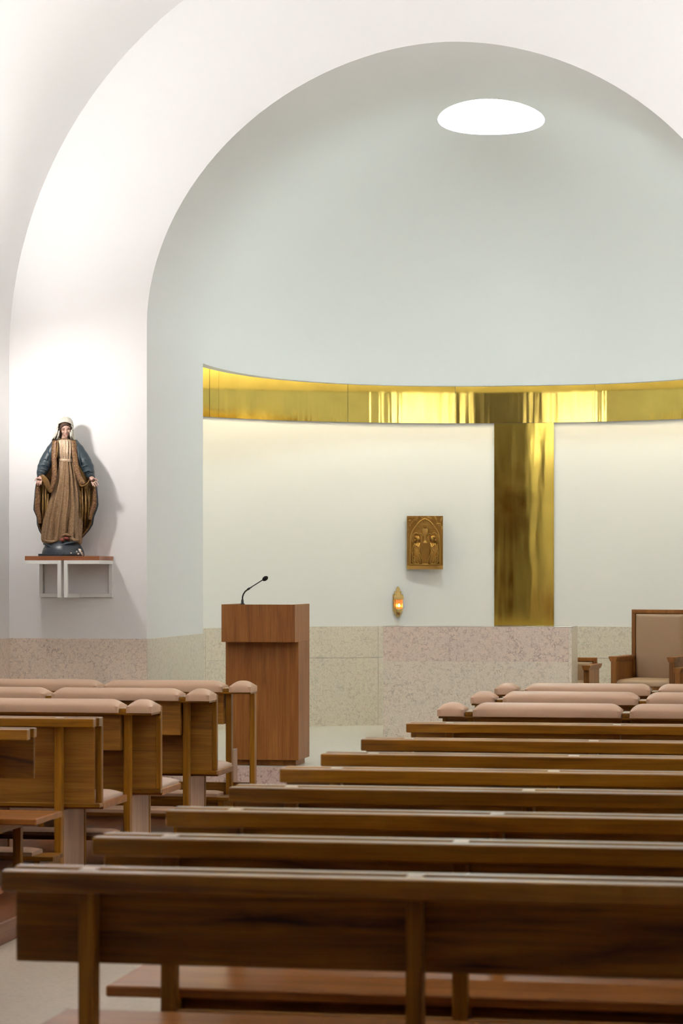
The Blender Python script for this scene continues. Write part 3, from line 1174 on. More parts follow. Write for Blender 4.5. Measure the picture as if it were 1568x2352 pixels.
# ------------------------------------------------------------------ celebrant chairs
def make_chair(label, loc, rz, w, back_h, arm_h, seat_h, pad_back=True):
    c = empty('armchair', loc, rz, label, 'chair', 'chairs behind the altar')
    h = w / 2
    ft = 0.036
    # back frame (in the plane y = 0.0 .. 0.04), chair faces -y
    box('back_stile', -h, -h + ft, 0.0, 0.045, 0, back_h - ft, 'chair_wood', c)
    box('back_stile', h - ft, h, 0.0, 0.045, 0, back_h - ft, 'chair_wood', c)
    box('back_top_rail', -h, h, 0.0, 0.045, back_h - ft, back_h, 'chair_wood', c)
    box('back_board', -h + ft, h - ft, 0.015, 0.04, seat_h - 0.12, back_h - ft, 'chair_wood', c, 0)
    mbp = pad_mesh('back_pad', -h + ft + 0.006, h - ft - 0.006, seat_h - 0.02, back_h - ft - 0.006, 0, 0.012, 0.03, rx=0.03, ry=0.03)
    mbp.v = [(x, 0.015 - z, y) for x, y, z in mbp.v]
    mbp.build('back_pad', 'chair_leather', c, True)
    for s in (-1, 1):
        xo = s * (h + 0.03)
        a_, b_ = min(xo, xo - s * 0.052), max(xo, xo - s * 0.052)
        box('arm_panel', a_ + 0.006, b_ - 0.006, -0.52, 0.0, 0.28, arm_h - 0.03, 'chair_wood', c)
        mba = MB()
        zc = arm_h
        mba.prism([(a_ - 0.0, zc - 0.045), (a_ - 0.014, zc - 0.012), (a_ - 0.014, zc), (b_ + 0.014, zc), (b_ + 0.014, zc - 0.012), (b_, zc - 0.045)], -0.56, 0.04)
        mba.build('arm_cap', 'chair_wood', c)
        box('front_leg', a_, b_, -0.54, -0.485, 0, arm_h - 0.04, 'chair_wood', c)
    box('seat_board', -h + 0.0, h, -0.52, 0.0, seat_h - 0.10, seat_h - 0.055, 'chair_wood', c)
    pad('seat_pad', c, 'chair_leather', -h + 0.002, h - 0.002, -0.53, 0.0, seat_h - 0.055, seat_h - 0.02, seat_h + 0.005, rx=0.06, ry=0.08)
    return c


make_chair('tall wooden armchair with high tan leather back', (-1.385, 23.62, CHAN), R(-13), 0.535, 1.172, 0.755, 0.545)
make_chair('low armchair partly hidden between the altar and the tall chair', (-2.28, 24.50, CHAN), R(-6), 0.50, 0.70, 0.645, 0.48)
make_chair('low armchair right of the tall chair, only its arm in frame', (-0.76, 23.30, CHAN), R(-20), 0.50, 0.685, 0.665, 0.50)

# ------------------------------------------------------------------ statue shelf
brk = empty('wall_shelf', (-5.805, YW, 1.83), 0, 'wooden wall shelf on a white square tube bracket', 'shelf')
X0, X1, DY = -0.303, 0.303, -0.41
box('shelf_board', X0, X1, DY, 0.0, -0.034, 0.0, 'shelf_wood', brk, 0.002)
bt = 0.029
zt, zb_ = -0.034, -0.327
xa0, xa1 = -0.027 - 0.005, -0.003 - 0.005
xb0, xb1 = xa1 + 0.024, xa1 + 0.024 + bt
xa0 = xa1 - bt
def br(*a):
    return box('bracket_bar', *a, 'white_paint', brk, 0.001)
br(X0, xa1, DY, DY + bt, zt - bt, zt)
br(xb0, X1, DY, DY + bt, zt - bt, zt)
br(xa0, xa1, DY, DY + bt, zb_, zt - bt)
br(xb0, xb1, DY, DY + bt, zb_, zt - bt)
br(xa0, xa1, DY + bt, -bt, zb_, zb_ + bt)
br(xb0, xb1, DY + bt, -bt, zb_, zb_ + bt)
br(X0, xa1, -bt, 0, zb_, zb_ + bt)
br(xb0, X1, -bt, 0, zb_, zb_ + bt)
br(X0, X0 + bt, -bt, 0, zb_ + bt, zt)
br(X1 - bt, X1, -bt, 0, zb_ + bt, zt)
br(X0, X0 + bt, DY + bt, -bt, zt - bt, zt)
br(X1 - bt, X1, DY + bt, -bt, zt - bt, zt)

# ------------------------------------------------------------------ statue
K = 0.000791


def P(xz, yz, d=0.0):
    """pixel of the enlarged statue picture -> statue space; d = distance towards the viewer (same unit)"""
    return Vector(((xz - 600) * K, -d * K, (1555 - yz) * K))


st = empty('statue', (-5.858, YW - 0.20, 1.83), R(9), 'painted statue of a veiled woman in blue and gold mantle, open hands', 'statue')

# globe base
mb = MB()
prof = [(0.168, 0.0), (0.170, 0.012), (0.166, 0.035), (0.155, 0.065), (0.135, 0.095), (0.105, 0.12), (0.065, 0.135), (0.0005, 0.14)]
mb.lathe(prof, 36)
gl = mb.build('globe', 'globe_blue', st, True)
box('plinth', -0.173, 0.03, -0.175, -0.12, 0.0, 0.018, 'globe_blue', st, 0.002)
mb = MB()
for (xz, yz, sx, sz) in ((775, 1500, 26, 20), (790, 1525, 22, 16), (752, 1510, 14, 9), (705, 1525, 9, 6), (800, 1542, 16, 10), (765, 1532, 20, 9)):
    p = P(xz, yz)
    rr = max(0.0, 0.169 ** 2 - p.x ** 2)
    zz = p.z
    rad = 0.168 * math.sqrt(max(0.05, 1 - (zz / 0.142) ** 2)) if zz < 0.14 else 0.05
    yy_ = -math.sqrt(max(0.0, rad * rad - p.x * p.x))
    mb.ell((p.x * 0.99, yy_ - 0.001, zz), (sx * K, 0.006, sz * K), 8, 6)
mb.build('chipped_patch', 'chipped_plaster', st)

# gown
levels = [(372, 612, 50, 44), (398, 618, 82, 60), (450, 622, 84, 72), (520, 625, 79, 78), (575, 629, 70, 66), (600, 630, 70, 63), (640, 632, 78, 70),
          (750, 634, 98, 86), (900, 627, 124, 102), (1050, 616, 148, 114), (1200, 600, 168, 124), (1330, 592, 180, 130), (1395, 590, 184, 134), (1428, 592, 176, 122)]


def interp(levels, y):
    for a, b_ in zip(levels, levels[1:]):
        if a[0] <= y <= b_[0]:
            u = (y - a[0]) / (b_[0] - a[0])
            return [p + (q - p) * u for p, q in zip(a[1:], b_[1:])]
    return list(levels[-1][1:])


def gown(y0, y1, ny, na, name, mat, amp0, amp1, kf):
    v, f = [], []
    for j in range(ny + 1):
        y = y0 + (y1 - y0) * j / ny
        c, w, d = interp(levels, y)
        u = (y - y0) / (y1 - y0)
        amp = amp0 + (amp1 - amp0) * min(1, u * 1.6)
        for i in range(na):
            a = 2 * math.pi * i / na
            ph = 2.2 * u * u
            fold = math.cos(kf * a + ph) + 0.5 * math.cos((kf * 0.6 + 0.4) // 1 * a - 1.3 + 2 * ph) + 0.35 * math.cos(2 * kf * a + 1.1)
            rr_ = 1 + amp * fold
            hem = (10 * math.cos(5 * a + 0.4) + 6 * math.cos(9 * a)) * max(0, u - 0.9) * 10
            v.append(P(c + w * rr_ * math.cos(a), y + (hem if y1 > 1000 else 0), -d * rr_ * math.sin(a)))
    for j in range(ny):
        for i in range(na):
            a, b_ = j * na + i, j * na + (i + 1) % na
            f.append((a, b_, b_ + na, a + na))
    f.append(tuple(range(na)))
    f.append(tuple(range(ny * na, ny * na + na))[::-1])
    return MB().add(v, f).build(name, mat, st, True)


gown(372, 600, 30, 160, 'bodice', 'bodice_gold', 0.02, 0.07, 17)
gown(596, 1428, 70, 160, 'gown', 'robe_gold', 0.06, 0.125, 15)
# belt
v, f = [], []
for j, (y, ex) in enumerate(((580, 1.03), (584, 1.08), (604, 1.08), (609, 1.03))):
    c, w, d = interp(levels, y)
    for i in range(40):
        a = 2 * math.pi * i / 40
        v.append(P(c + (w + 2) * ex * math.cos(a), y + 4 * math.cos(a), -(d + 2) * ex * math.sin(a)))
for j in range(3):
    for i in range(40):
        f.append((j * 40 + i, j * 40 + (i + 1) % 40, (j + 1) * 40 + (i + 1) % 40, (j + 1) * 40 + i))
MB().add(v, f).build('belt', 'bodice_gold', st, True)
# collar trim
pts = []
for i in range(24):
    a = 2 * math.pi * i / 24
    pts.append(P(613 + 60 * math.cos(a), 388 + 8 * -math.sin(a) * -1, -50 * math.sin(a)))
MB().tube(pts, 0.0045, 6, True).build('collar', 'embroidery', st, True)

# mantle shell: open in front, blue outside, gold lining inside
mlev = [(388, 492, 742, 62, -8), (420, 472, 758, 72, -4), (480, 440, 795, 84, 4), (560, 402, 838, 92, 10), (640, 368, 880, 96, 18), (720, 350, 912, 98, 26), (800, 338, 936, 100, 34),
        (870, 326, 944, 102, 38), (960, 320, 950, 102, 34), (1040, 314, 952, 102, 28), (1090, 312, 938, 102, 24), (1125, 328, 922, 102, 20), (1160, 343, 908, 102, 18), (1235, 346, 896, 102, 14), (1300, 368, 856, 100, 8),
        (1360, 402, 800, 98, 2), (1405, 428, 752, 92, -4)]
v, f = [], []
NYM, NAM = 64, 72
for j in range(NYM + 1):
    y = 388 + (1405 - 388) * j / NYM
    xl, xr, d, fw = interp(mlev, y)
    c, w = (xl + xr) / 2, (xr - xl) / 2
    u = j / NYM
    for i in range(NAM + 1):
        a = R(-12) + R(204) * i / NAM        # right edge -> back -> left edge
        edge = abs(i / NAM - 0.5) * 2
        k = 1 + 0.035 * u * math.cos(17 * a + 3 * u) * (1 if edge < 0.97 else 0)
        # lower front edges are pleated
        k += 0.05 * max(0, u - 0.35) * math.sin(46 * a) * max(0, edge - 0.62) * 2.2
        xx = c + w * k * math.cos(a)
        fd = fw * max(0, (edge - 0.55) / 0.45) ** 1.5 - d * k * max(-0.2, math.sin(a))
        v.append(P(xx, y + 10 * math.sin(30 * a) * max(0, edge - 0.7) * (1 if 0.3 < u < 0.95 else 0), fd))
for j in range(NYM):
    for i in range(NAM):
        q = j * (NAM + 1) + i
        f.append((q, q + 1, q + NAM + 2, q + NAM + 1))
mo = me_obj('mantle', v, f, ['mantle_blue', 'lining_gold', 'embroidery'], st, True)
md = mo.modifiers.new('s', 'SOLIDIFY')
md.thickness = 0.007
md.offset = 1
md.material_offset = 1
md.material_offset_rim = 2
# outside is away from the axis
bm = bmesh.new(); bm.from_mesh(mo.data); bm.faces.ensure_lookup_table()
q = bm.faces[NAM * 30 + NAM // 2]
if q.normal.y > 0:
    pass
else:
    bmesh.ops.reverse_faces(bm, faces=bm.faces[:])
bm.to_mesh(mo.data); bm.free()
mo.modifiers['s'].offset = -1
apply_mods(mo)
mo.data.polygons.foreach_set('use_smooth', [True] * len(mo.data.polygons))


# sleeves of the mantle over the arms
def sleeve(sgn, pts, rad):
    mb_ = MB()
    path, rads = [], []
    for i in range(len(pts) - 1):
        for k in range(8):
            u = k / 8
            path.append(P(*[a + (b_ - a) * u for a, b_ in zip(pts[i], pts[i + 1])]))
            r0 = rad[i] + (rad[i + 1] - rad[i]) * u
            rads.append(r0 * K * (1 + 0.02 * math.sin((i * 8 + k) * 1.1)))
    path.append(P(*pts[-1])); rads.append(rad[-1] * K)
    mb_.tube(path, rads, 18)
    return mb_.build('sleeve', 'mantle_blue', st, True)


sleeve(-1, [(535, 415, 0), (490, 490, 8), (440, 590, 18), (408, 670, 34), (385, 735, 62), (378, 760, 78)], [48, 58, 66, 64, 46, 28])
sleeve(1, [(700, 415, 0), (755, 490, 8), (812, 590, 18), (852, 670, 34), (882, 740, 62), (894, 765, 78)], [48, 58, 66, 64, 46, 28])
# raised fold rolls across the sleeves
for pts in ([(375, 600, 60), (430, 585, 82), (480, 610, 70)], [(352, 700, 75), (400, 680, 100), (455, 700, 85)], [(360, 655, 72), (420, 640, 95), (478, 665, 78)],
            [(790, 600, 78), (835, 590, 78), (862, 610, 55)], [(800, 660, 92), (850, 645, 96), (888, 665, 68)], [(815, 715, 100), (865, 700, 104), (905, 720, 80)],
            [(455, 480, 60), (470, 545, 76), (450, 600, 82)], [(775, 485, 60), (770, 560, 82), (800, 640, 92)]):
    MB().tube([P(*q) for q in pts], [0.004, 0.009, 0.004], 8).build('sleeve_fold', 'mantle_blue', st, True)


# embroidered front edges of the mantle
def strip(name, left, right, mat, thick=0.006):
    v_, f_ = [], []
    k = len(left)
    for a, b_ in zip(left, right):
        for u in range(5):
            uu = u / 4
            p_ = [p + (q - p) * uu for p, q in zip(a, b_)]
            p_[2] += 8 * math.sin(uu * math.pi)
            v_.append(P(*p_))
    for j in range(k - 1):
        for u in range(4):
            q = j * 5 + u
            f_.append((q, q + 1, q + 6, q + 5))
    o_ = me_obj(name, v_, f_, mat, st, True)
    s_ = o_.modifiers.new('s', 'SOLIDIFY'); s_.thickness = thick; s_.offset = 0
    s2 = o_.modifiers.new('d', 'SUBSURF'); s2.levels = 1; s2.render_levels = 1
    apply_mods(o_)
    o_.data.polygons.foreach_set('use_smooth', [True] * len(o_.data.polygons))
    return o_


strip('lapel', [(498, 392, 40), (492, 470, 62), (492, 560, 78), (498, 660, 84), (500, 760, 90), (486, 850, 96), (470, 915, 92)],
      [(545, 384, 62), (546, 470, 78), (548, 560, 84), (552, 660, 92), (556, 760, 100), (536, 850, 108), (500, 925, 100)], 'embroidery')
strip('lapel', [(686, 384, 62), (694, 470, 78), (702, 560, 84), (712, 660, 92), (736, 740, 102), (765, 815, 112), (795, 850, 116)],
      [(738, 392, 40), (748, 470, 62), (758, 560, 78), (770, 660, 88), (794, 735, 100), (825, 790, 112), (845, 830, 118)], 'embroidery')
strip('lining_fold', [(548, 400, 60), (550, 480, 80), (540, 560, 88)], [(560, 400, 62), (566, 480, 82), (552, 590, 88)], 'lining_gold')
# gold drapes falling from the wrists
strip('sleeve_drape', [(360, 745, 88), (400, 790, 92), (430, 850, 92), (455, 900, 92), (485, 925, 94)],
      [(420, 735, 104), (455, 770, 106), (480, 810, 102), (492, 860, 100), (496, 922, 98)], 'lining_gold')
strip('sleeve_drape', [(790, 790, 100), (800, 835, 108), (830, 850, 112), (862, 822, 108), (880, 775, 96)],
      [(770, 770, 100), (770, 850, 108), (800, 868, 112), (850, 858, 108), (888, 800, 100)], 'lining_gold')
strip('hem_band', [(332, 850, 50), (326, 930, 52), (322, 1010, 48), (316, 1095, 44), (340, 1140, 40), (350, 1230, 34)],
      [(372, 852, 30), (382, 930, 30), (380, 1010, 28), (372, 1085, 26), (388, 1150, 22), (390, 1240, 18)], 'embroidery')
strip('hem_band', [(935, 862, 50), (944, 940, 52), (950, 1035, 48), (925, 1090, 44), (915, 1135, 38), (890, 1200, 30)],
      [(905, 868, 34), (900, 950, 32), (890, 1040, 28), (872, 1090, 26), (868, 1130, 22), (852, 1190, 16)], 'embroidery')
# hanging lining folds between gown and mantle
for xs_, y0_, y1_ in (((405, 398, 400), 830, 1290), ((425, 432, 420), 850, 1330), ((452, 448, 440), 930, 1350), ((795, 800, 790), 870, 1300), ((830, 832, 815), 880, 1280), ((865, 866, 850), 870, 1220), ((775, 772, 770), 900, 1350)):
    MB().tube([P(xs_[0], y0_, 20), P(xs_[1], (y0_ + y1_) / 2, 12), P(xs_[2], y1_, 2)], [0.006, 0.011, 0.004], 8).build('lining_fold', 'lining_gold', st, True)
# shoes and crumpled hem
mb = MB(); mb.ell(P(610, 1395, 150), (0.018, 0.04, 0.013), 12, 8, Matrix.Rotation(R(40), 3, 'Y')); mb.build('shoe', 'shoe_red', st, True)
mb = MB(); mb.ell(P(655, 1378, 140), (0.022, 0.04, 0.011), 12, 8, Matrix.Rotation(R(15), 3, 'Y')); mb.build('shoe', 'shoe_red', st, True)
for pts, r_ in (([(430, 1400, 120), (500, 1415, 140), (560, 1400, 146)], 0.014), ([(600, 1352, 134), (650, 1340, 140), (700, 1360, 130)], 0.012), ([(690, 1370, 126), (735, 1400, 130), (765, 1395, 110)], 0.016),
                ([(420, 1430, 110), (500, 1465, 150), (590, 1450, 165), (680, 1425, 160), (760, 1405, 120)], 0.011)):
    MB().tube([P(*q) for q in pts], [r_ * 0.6] + [r_] * (len(pts) - 2) + [r_ * 0.6], 8).build('hem_fold', 'robe_gold' if r_ > 0.0115 else 'mantle_blue', st, True)

# head, neck, forearms and hands: one continuous body mesh
mb = MB()
HC = P(632, 282, 42)
tilt = Matrix.Rotation(R(14), 3, 'X') @ Matrix.Rotation(R(10), 3, 'Z') @ Matrix.Rotation(R(-5), 3, 'Y')


def H(x, y, z):
    """head space: x right, y back, z up, unit = picture pixel"""
    return HC + tilt @ (Vector((x, y, z)) * K)


mb.ell(H(0, 4, 10), (54 * K, 60 * K, 66 * K), 20, 14, tilt)
mb.ell(H(0, -16, -28), (40 * K, 40 * K, 46 * K), 16, 12, tilt)
mb.ell(H(0, -44, -60), (15 * K, 14 * K, 13 * K), 10, 8, tilt)
mb.tube([H(0, -54, 8), H(0, -62, -12), H(0, -66, -24)], [6 * K, 8 * K, 11 * K], 8)
mb.ell(H(0, -62, -26), (12 * K, 9 * K, 7 * K), 8, 6, tilt)
mb.tube([H(-40, -40, 14), H(-20, -52, 18), H(0, -50, 10), H(20, -52, 18), H(40, -40, 14)], 7 * K, 8)
for s in (-1, 1):
    mb.ell(H(s * 25, -38, -16), (18 * K, 16 * K, 18 * K), 10, 8, tilt)
    mb.ell(H(s * 53, 6, -2), (6 * K, 12 * K, 18 * K), 8, 6, tilt)
mb.ell(H(0, -55, -44), (15 * K, 9 * K, 7 * K), 8, 6, tilt)
mb.tube([P(624, 330, 22), P(618, 372, 14), P(615, 410, 8)], [34 * K, 34 * K, 52 * K], 16)
mb.tube([P(540, 430, 0), P(615, 405, 4), P(690, 430, 0)], [34 * K, 44 * K, 34 * K], 12)
mb.tube([P(615, 400, 4), P(620, 600, 0)], [50 * K, 40 * K], 12)


def arm_hand(mbx, sgn, shoulder, elbow, wrist, palm, fingers, thumb):
    mbx.tube([P(*shoulder), P(*elbow), P(*wrist)], [34 * K, 28 * K, 17 * K], 12)
    w = P(*wrist); p = P(*palm)
    mbx.tube([w, w.lerp(p, 0.5), p], [17 * K, 24 * K, 25 * K], 12)
    for fl in fingers:
        pts = [P(*q) for q in fl]
        mbx.tube(pts, [6.8 * K, 6 * K, 4.4 * K][:len(pts)], 8)
    mbx.tube([P(*q) for q in thumb], [8 * K, 6.5 * K, 4.8 * K], 8)


arm_hand(mb, -1, (540, 430, 0), (425, 640, 20), (392, 752, 78), (378, 790, 92),
         [[(360, 796, 94), (347, 822, 104), (340, 840, 106)], [(372, 800, 98), (361, 830, 108), (357, 850, 109)], [(386, 802, 98), (378, 832, 108), (375, 852, 109)], [(398, 798, 96), (394, 824, 104), (391, 842, 105)]],
         [(362, 768, 92), (340, 782, 100), (328, 802, 103)])
arm_hand(mb, 1, (690, 430, 0), (838, 640, 20), (886, 760, 78), (912, 795, 92),
         [[(897, 812, 96), (908, 838, 104), (914, 856, 105)], [(911, 816, 98), (925, 844, 108), (934, 864, 109)], [(924, 811, 98), (942, 836, 108), (953, 860, 109)], [(934, 800, 96), (955, 822, 104), (968, 846, 105)]],
         [(924, 780, 94), (948, 788, 102), (964, 802, 104)])
body = remeshed('body', mb, 0.0016, 'statue_skin', st, 2)
# features
for s in (-1, 1):
    e = MB().ell(H(s * 22, -46, -1), (9 * K, 5 * K, 3.2 * K), 10, 6, tilt).build('eye', 'statue_eye', body, True)
    MB().tube([H(s * 8, -59, 17), H(s * 22, -58, 22), H(s * 37, -49, 17)], [1.6 * K, 2.6 * K, 1.4 * K], 6).build('eyebrow', 'statue_hair', body, True)
    MB().tube([H(s * 11, -51, 4), H(s * 22, -52.5, 8), H(s * 33, -47, 4)], [1.4 * K, 2.2 * K, 1.4 * K], 6).build('eyelid', 'statue_hair', body, True)
MB().ell(H(0, -63, -43), (12 * K, 4.5 * K, 4.2 * K), 10, 6, tilt).build('lips', 'statue_lip', body, True)
# hair framing the face
mb = MB()
mb.tube([H(-57, -10, -58), H(-58, -22, -20), H(-54, -34, 18), H(-36, -46, 46), H(-4, -52, 58), H(30, -48, 50), H(54, -34, 20), H(57, -22, -20), H(55, -10, -58)],
        [7 * K, 8 * K, 8 * K, 7 * K, 6 * K, 7 * K, 8 * K, 8 * K, 7 * K], 10)
mb.ell(H(0, 8, 26), (56 * K, 58 * K, 57 * K), 16, 12, tilt)
mb.build('hair', 'statue_hair', st, True)
# veil
v, f = [], []
vl = [(160, 618, 640, 14), (166, 596, 664, 34), (178, 578, 682, 52), (200, 562, 697, 68), (225, 553, 704, 78), (260, 546, 707, 84), (300, 536, 708, 84), (340, 517, 713, 82), (370, 498, 721, 80), (390, 484, 730, 78)]
NV, NU = 40, 48
for j in range(NV + 1):
    y = 160 + 230 * j / NV
    xl, xr, d = interp(vl, y)
    c, w = (xl + xr) / 2, (xr - xl) / 2
    op = 0 if y < 212 else min(1, (y - 212) / 26) ** 0.6
    for i in range(NU + 1):
        a0 = R(-90 + 62 * op)
        a1 = R(270 - 62 * op)
        a = a0 + (a1 - a0) * i / NU
        k = 1 + 0.02 * math.sin(9 * a + y * 0.03) * min(1, max(0, (y - 200) / 80))
        edge = abs(i / NU - 0.5) * 2
        wav = 6 * math.sin(y * 0.12) * max(0, edge - 0.85) * 6 * op
        v.append(P(c + (w * k + wav) * math.cos(a), y, 26 - d * k * math.sin(a) * (0.95 if math.sin(a) < 0 else 1.05)))
for j in range(NV):
    for i in range(NU):
        q = j * (NU + 1) + i
        f.append((q, q + 1, q + NU + 2, q + NU + 1))
vo = me_obj('veil', v, f, 'veil_white', st, True)
s_ = vo.modifiers.new('s', 'SOLIDIFY'); s_.thickness = 0.005; s_.offset = 0
apply_mods(vo)
vo.data.polygons.foreach_set('use_smooth', [True] * len(vo.data.polygons))
# blue edge line of the veil
MB().tube([P(492, 384, 0), P(530, 310, 8), P(556, 225, 18), P(590, 180, 26), P(640, 166, 34), P(680, 184, 34), P(698, 220, 40)], 0.0028, 6).build('veil_edge', 'mantle_blue', st, True)
for xs_ in (((560, 270, 80), (548, 320, 70), (520, 380, 52)), ((572, 300, 84), (566, 340, 78), (548, 382, 66)), ((696, 290, 86), (700, 340, 80), (708, 380, 60)), ((684, 310, 90), (688, 350, 84), (692, 380, 70))):
    MB().tube([P(*q) for q in xs_], [0.004, 0.007, 0.005], 8).build('veil_fold', 'veil_white', st, True)

# ------------------------------------------------------------------ bronze relief plaque
ang = math.acos((WCX - (-3.80)) / WR)
px, py = wall_at(ang, WR - 0.034)
plq = empty('relief_plaque', (px, py, 1.735), R(10), 'bronze relief plaque of two kneeling angels beside a chalice', 'plaque')
PW, PH = 0.356, 0.528
s = PW / 583.0     # enlarged picture pixel


def Q(x, y, d=0.0):
    return Vector(((x - 742) * s, -0.055 - d * s, (1080 - y) * s))


mb = MB(); mb.box(-PW / 2, PW / 2, -0.055, 0.0, 0, PH)
mb.build('plate', 'bronze', plq)
box('bottom_ledge', -PW / 2, PW / 2, -0.062, -0.055, 0.0, 36 * s * 1.6, 'bronze_light', plq, 0.001)
arch = [(503, 1000), (503, 700), (508, 560), (535, 470), (590, 385), (660, 305), (740, 258), (820, 305), (890, 385), (945, 470), (972, 560), (980, 700), (980, 1000)]
MB().tube(spl([Q(x, y, 4) for x, y in arch[:7]], 5) + spl([Q(x, y, 4) for x, y in arch[6:]], 5)[1:], 0.0065, 8).build('arch_moulding', 'bronze_light', plq, True)
MB().tube([Q(495, 1002, 4), Q(988, 1002, 4)], 0.006, 8).build('arch_sill', 'bronze_light', plq, True)
for i in range(26):
    a = 2 * math.pi * i / 26
    r0, r1 = 56, (118 if i % 2 else 95)
    if math.sin(a) < -0.75:
        continue
    MB().tube([Q(744 + r0 * math.cos(a), 385 - r0 * math.sin(a), 2), Q(744 + r1 * math.cos(a), 385 - r1 * math.sin(a), 1)], [0.0028, 0.0012], 6).build('ray', 'bronze_light', plq)
pts = [Q(744 + 42 * math.cos(2 * math.pi * i / 24), 385 + 42 * math.sin(2 * math.pi * i / 24), 5) for i in range(24)]
MB().tube(pts, 0.0035, 6, True).build('host_rim', 'bronze_light', plq, True)
mb = MB(); mb.ell(Q(744, 385, 2), (38 * s, 0.006, 38 * s), 20, 8); mb.build('host', 'bronze', plq, True)
# chalice: half-round lathe
mb = MB()
cp = [(50, 425), (52, 440), (46, 490), (36, 530), (20, 555), (12, 565), (18, 585), (10, 600), (12, 618), (26, 634), (36, 645), (36, 655)]
v, f = [], []
for r_, y in cp:
    for i in range(9):
        a = math.pi * i / 8
        p = Q(744 + r_ * math.cos(a), y, r_ * 0.45 * math.sin(a) + 1)
        v.append(p)
for j in range(len(cp) - 1):
    for i in range(8):
        f.append((j * 9 + i, j * 9 + i + 1, j * 9 + i + 10, j * 9 + i + 9))
mb.add(v, f).build('chalice', 'bronze_light', plq, True)


def angel(m_):
    """m_: +1 left angel facing right, -1 mirrored"""
    def A(x, y, d=0.0):
        return Q(744 + (x - 744) * m_ * 1.0, y, d)
    g = empty('angel', parent=plq)
    mb = MB()
    # kneeling robe: trunk, thigh, trailing skirt
    mb.tube([A(622, 640, 6), A(606, 700, 10), A(598, 780, 14), A(606, 860, 16), A(612, 930, 14), A(606, 985, 8)], [28 * s, 54 * s, 68 * s, 72 * s, 78 * s, 84 * s], 12, flat=0.45)
    mb.tube([A(600, 960, 8), A(555, 972, 8), A(520, 968, 4)], [40 * s, 30 * s, 14 * s], 10, flat=0.6)
    mb.tube([A(640, 860, 12), A(672, 930, 12), A(690, 985, 6)], [24 * s, 22 * s, 14 * s], 10, flat=0.7)
    mb.build('robe', 'bronze', g, True)
    for pts in ([(575, 660), (552, 740), (566, 800), (606, 812), (650, 760), (660, 690)], [(590, 670), (572, 740), (590, 785), (625, 760), (640, 690)], [(560, 690), (528, 800), (548, 868), (600, 872), (660, 812)],
                [(545, 800), (540, 900), (580, 985)], [(600, 880), (610, 940), (640, 985)], [(640, 850), (665, 920), (660, 985)], [(575, 870), (570, 930), (600, 990)], [(655, 830), (690, 910), (704, 985)], [(530, 940), (560, 985), (650, 992)]):
        MB().tube(spl([A(x, y, 40 if y < 880 else 44) for x, y in pts]), 5 * s, 6).build('robe_fold', 'bronze_light', g, True)
    mb = MB()
    mb.ell(A(626, 578, 14), (34 * s, 0.018, 42 * s), 12, 8)
    mb.tube([A(644, 588, 24), A(662, 594, 24)], [8 * s, 5 * s], 6)
    mb.build('head', 'bronze_light', g, True)
    mb = MB()
    mb.ell(A(608, 566, 16), (36 * s, 0.017, 36 * s), 12, 8)
    mb.ell(A(584, 610, 14), (22 * s, 0.014, 22 * s), 10, 8)
    mb.build('hair', 'bronze', g, True)
    MB().tube([A(600, 690, 34), A(640, 720, 40), A(655, 650, 36)], [14 * s, 13 * s, 9 * s], 8).build('arm', 'bronze_light', g, True)
    for pts in ([(540, 640), (526, 580), (545, 520), (590, 490), (628, 500)], [(640, 520), (668, 500), (694, 512), (690, 580), (672, 650)]):
        MB().tube(spl([A(x, y, 5) for x, y in pts]), 6.5 * s, 6).build('wing_edge', 'bronze_light', g, True)
    mb = MB()
    mb.ell(A(560, 590, 0), (30 * s, 0.006, 95 * s), 12, 8)
    mb.ell(A(676, 580, 0), (20 * s, 0.006, 70 * s), 12, 8)
    mb.build('wing', 'bronze', g, True)


angel(1)
angel(-1)
# vine on the left, wheat on the right
MB().tube(spl([Q(478, 780, 2), Q(470, 640, 3), Q(480, 520, 3), Q(476, 420, 3), Q(520, 330, 3), Q(580, 280, 3), Q(650, 250, 3), Q(700, 245, 3)]), 3.5 * s, 6).build('vine_stem', 'bronze_light', plq, True)
rnd = random.Random(3)
for (x, y, r_) in ((545, 245, 22), (500, 300, 24), (560, 285, 16), (660, 238, 24), (690, 262, 14), (600, 300, 18), (492, 390, 24), (510, 430, 18), (480, 470, 16), (482, 560, 10), (478, 640, 9), (484, 720, 10)):
    mb = MB()
    for k in range(5):
        a = 2 * math.pi * k / 5 + rnd.random()
        mb.ell(Q(x + 0.6 * r_ * math.cos(a), y + 0.6 * r_ * math.sin(a), 3), (0.55 * r_ * s, 0.006, 0.55 * r_ * s), 8, 6)
    mb.build('vine_leaf', 'bronze', plq, True)
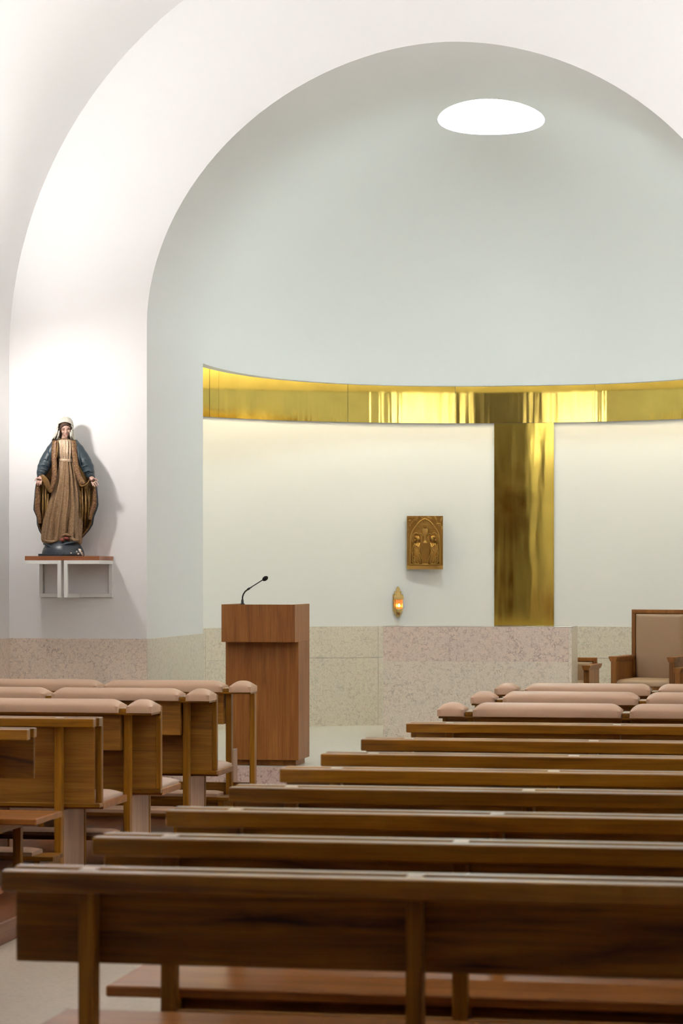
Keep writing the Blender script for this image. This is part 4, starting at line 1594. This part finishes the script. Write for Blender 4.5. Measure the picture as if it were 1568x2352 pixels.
for pts in ([(980, 480), (965, 380), (925, 270), (900, 225)], [(985, 480), (985, 380), (1000, 290), (1012, 245)], [(985, 560), (1000, 500), (1016, 420), (1014, 380)], [(890, 290), (840, 255), (780, 228)]):
    n_ = len(pts)
    MB().tube([Q(x, y, 2) for x, y in pts], 3 * s, 6).build('wheat_stalk', 'bronze_light', plq, True)
    mb = MB()
    (xa, ya), (xb, yb) = pts[-2], pts[-1]
    for k in range(6):
        u = k / 5
        for sg in (-1, 1):
            dx, dy = xb - xa, yb - ya
            L_ = math.hypot(dx, dy)
            mb.ell(Q(xa + dx * u - dy / L_ * 7 * sg, ya + dy * u + dx / L_ * 7 * sg, 3), (6 * s, 0.004, 9 * s), 6, 5)
    mb.build('wheat_ear', 'bronze_light', plq, True)
MB().tube([Q(925, 365, 3), Q(940, 342, 8), Q(975, 338, 8), Q(998, 362, 3)], 9 * s, 8).build('wheat_band', 'bronze_light', plq, True)

# ------------------------------------------------------------------ sanctuary lamp
ang = math.acos((WCX - (-4.055)) / WR)
px, py = wall_at(ang, WR - 0.004)
lamp = empty('sanctuary_lamp', (px, py, 1.262), (ang - math.pi / 2) * -1, 'small stepped brass wall lamp with glowing red glass', 'lamp')
s = 0.302 / 500.0


def Wp(x, y):
    return ((x - 396) * s, (1838 - y) * s)


def plate(name, pts, y0, y1, mat='lamp_brass'):
    return MB().prism([Wp(*p) for p in pts], y0, y1).build(name, mat, lamp)


plate('back_plate', [(312, 1465), (480, 1465), (480, 1752), (312, 1752)], -0.012, 0.0)
plate('back_plate', [(338, 1415), (452, 1415), (452, 1798), (338, 1798)], -0.018, -0.0)
plate('spire', [(365, 1838), (426, 1838), (426, 1375), (396, 1338), (365, 1375)], -0.026, -0.0)
plate('hood', [(322, 1492), (470, 1492), (470, 1545), (322, 1545)], -0.075, -0.0)
for x in (330, 352, 445, 462):
    a_, b_ = Wp(x, 1545), Wp(x, 1710)
    MB().tube([(a_[0], -0.03, a_[1]), (b_[0], -0.03, b_[1])], 0.004, 8).build('rod', 'lamp_brass', lamp, True)
c0 = Wp(402, 1708)
MB().lathe([(0.030, 0), (0.034, 0.03), (0.034, 0.075), (0.032, 0.088)], 18, (c0[0], -0.05, c0[1]), False).build('glass', 'red_glass', lamp, True)
MB().lathe([(0.012, -0.035), (0.020, -0.02), (0.030, -0.002), (0.033, 0.004)], 18, (c0[0], -0.05, c0[1])).build('cup', 'lamp_brass', lamp, True)
MB().lathe([(0.001, 0.0), (0.008, 0.009), (0.007, 0.018), (0.001, 0.032)], 12, (c0[0], -0.05, c0[1] + 0.022)).build('flame', 'flame', lamp, True)
plate('bracket_arm', [(385, 1740), (412, 1740), (412, 1800), (385, 1800)], -0.06, -0.02, 'chair_wood')
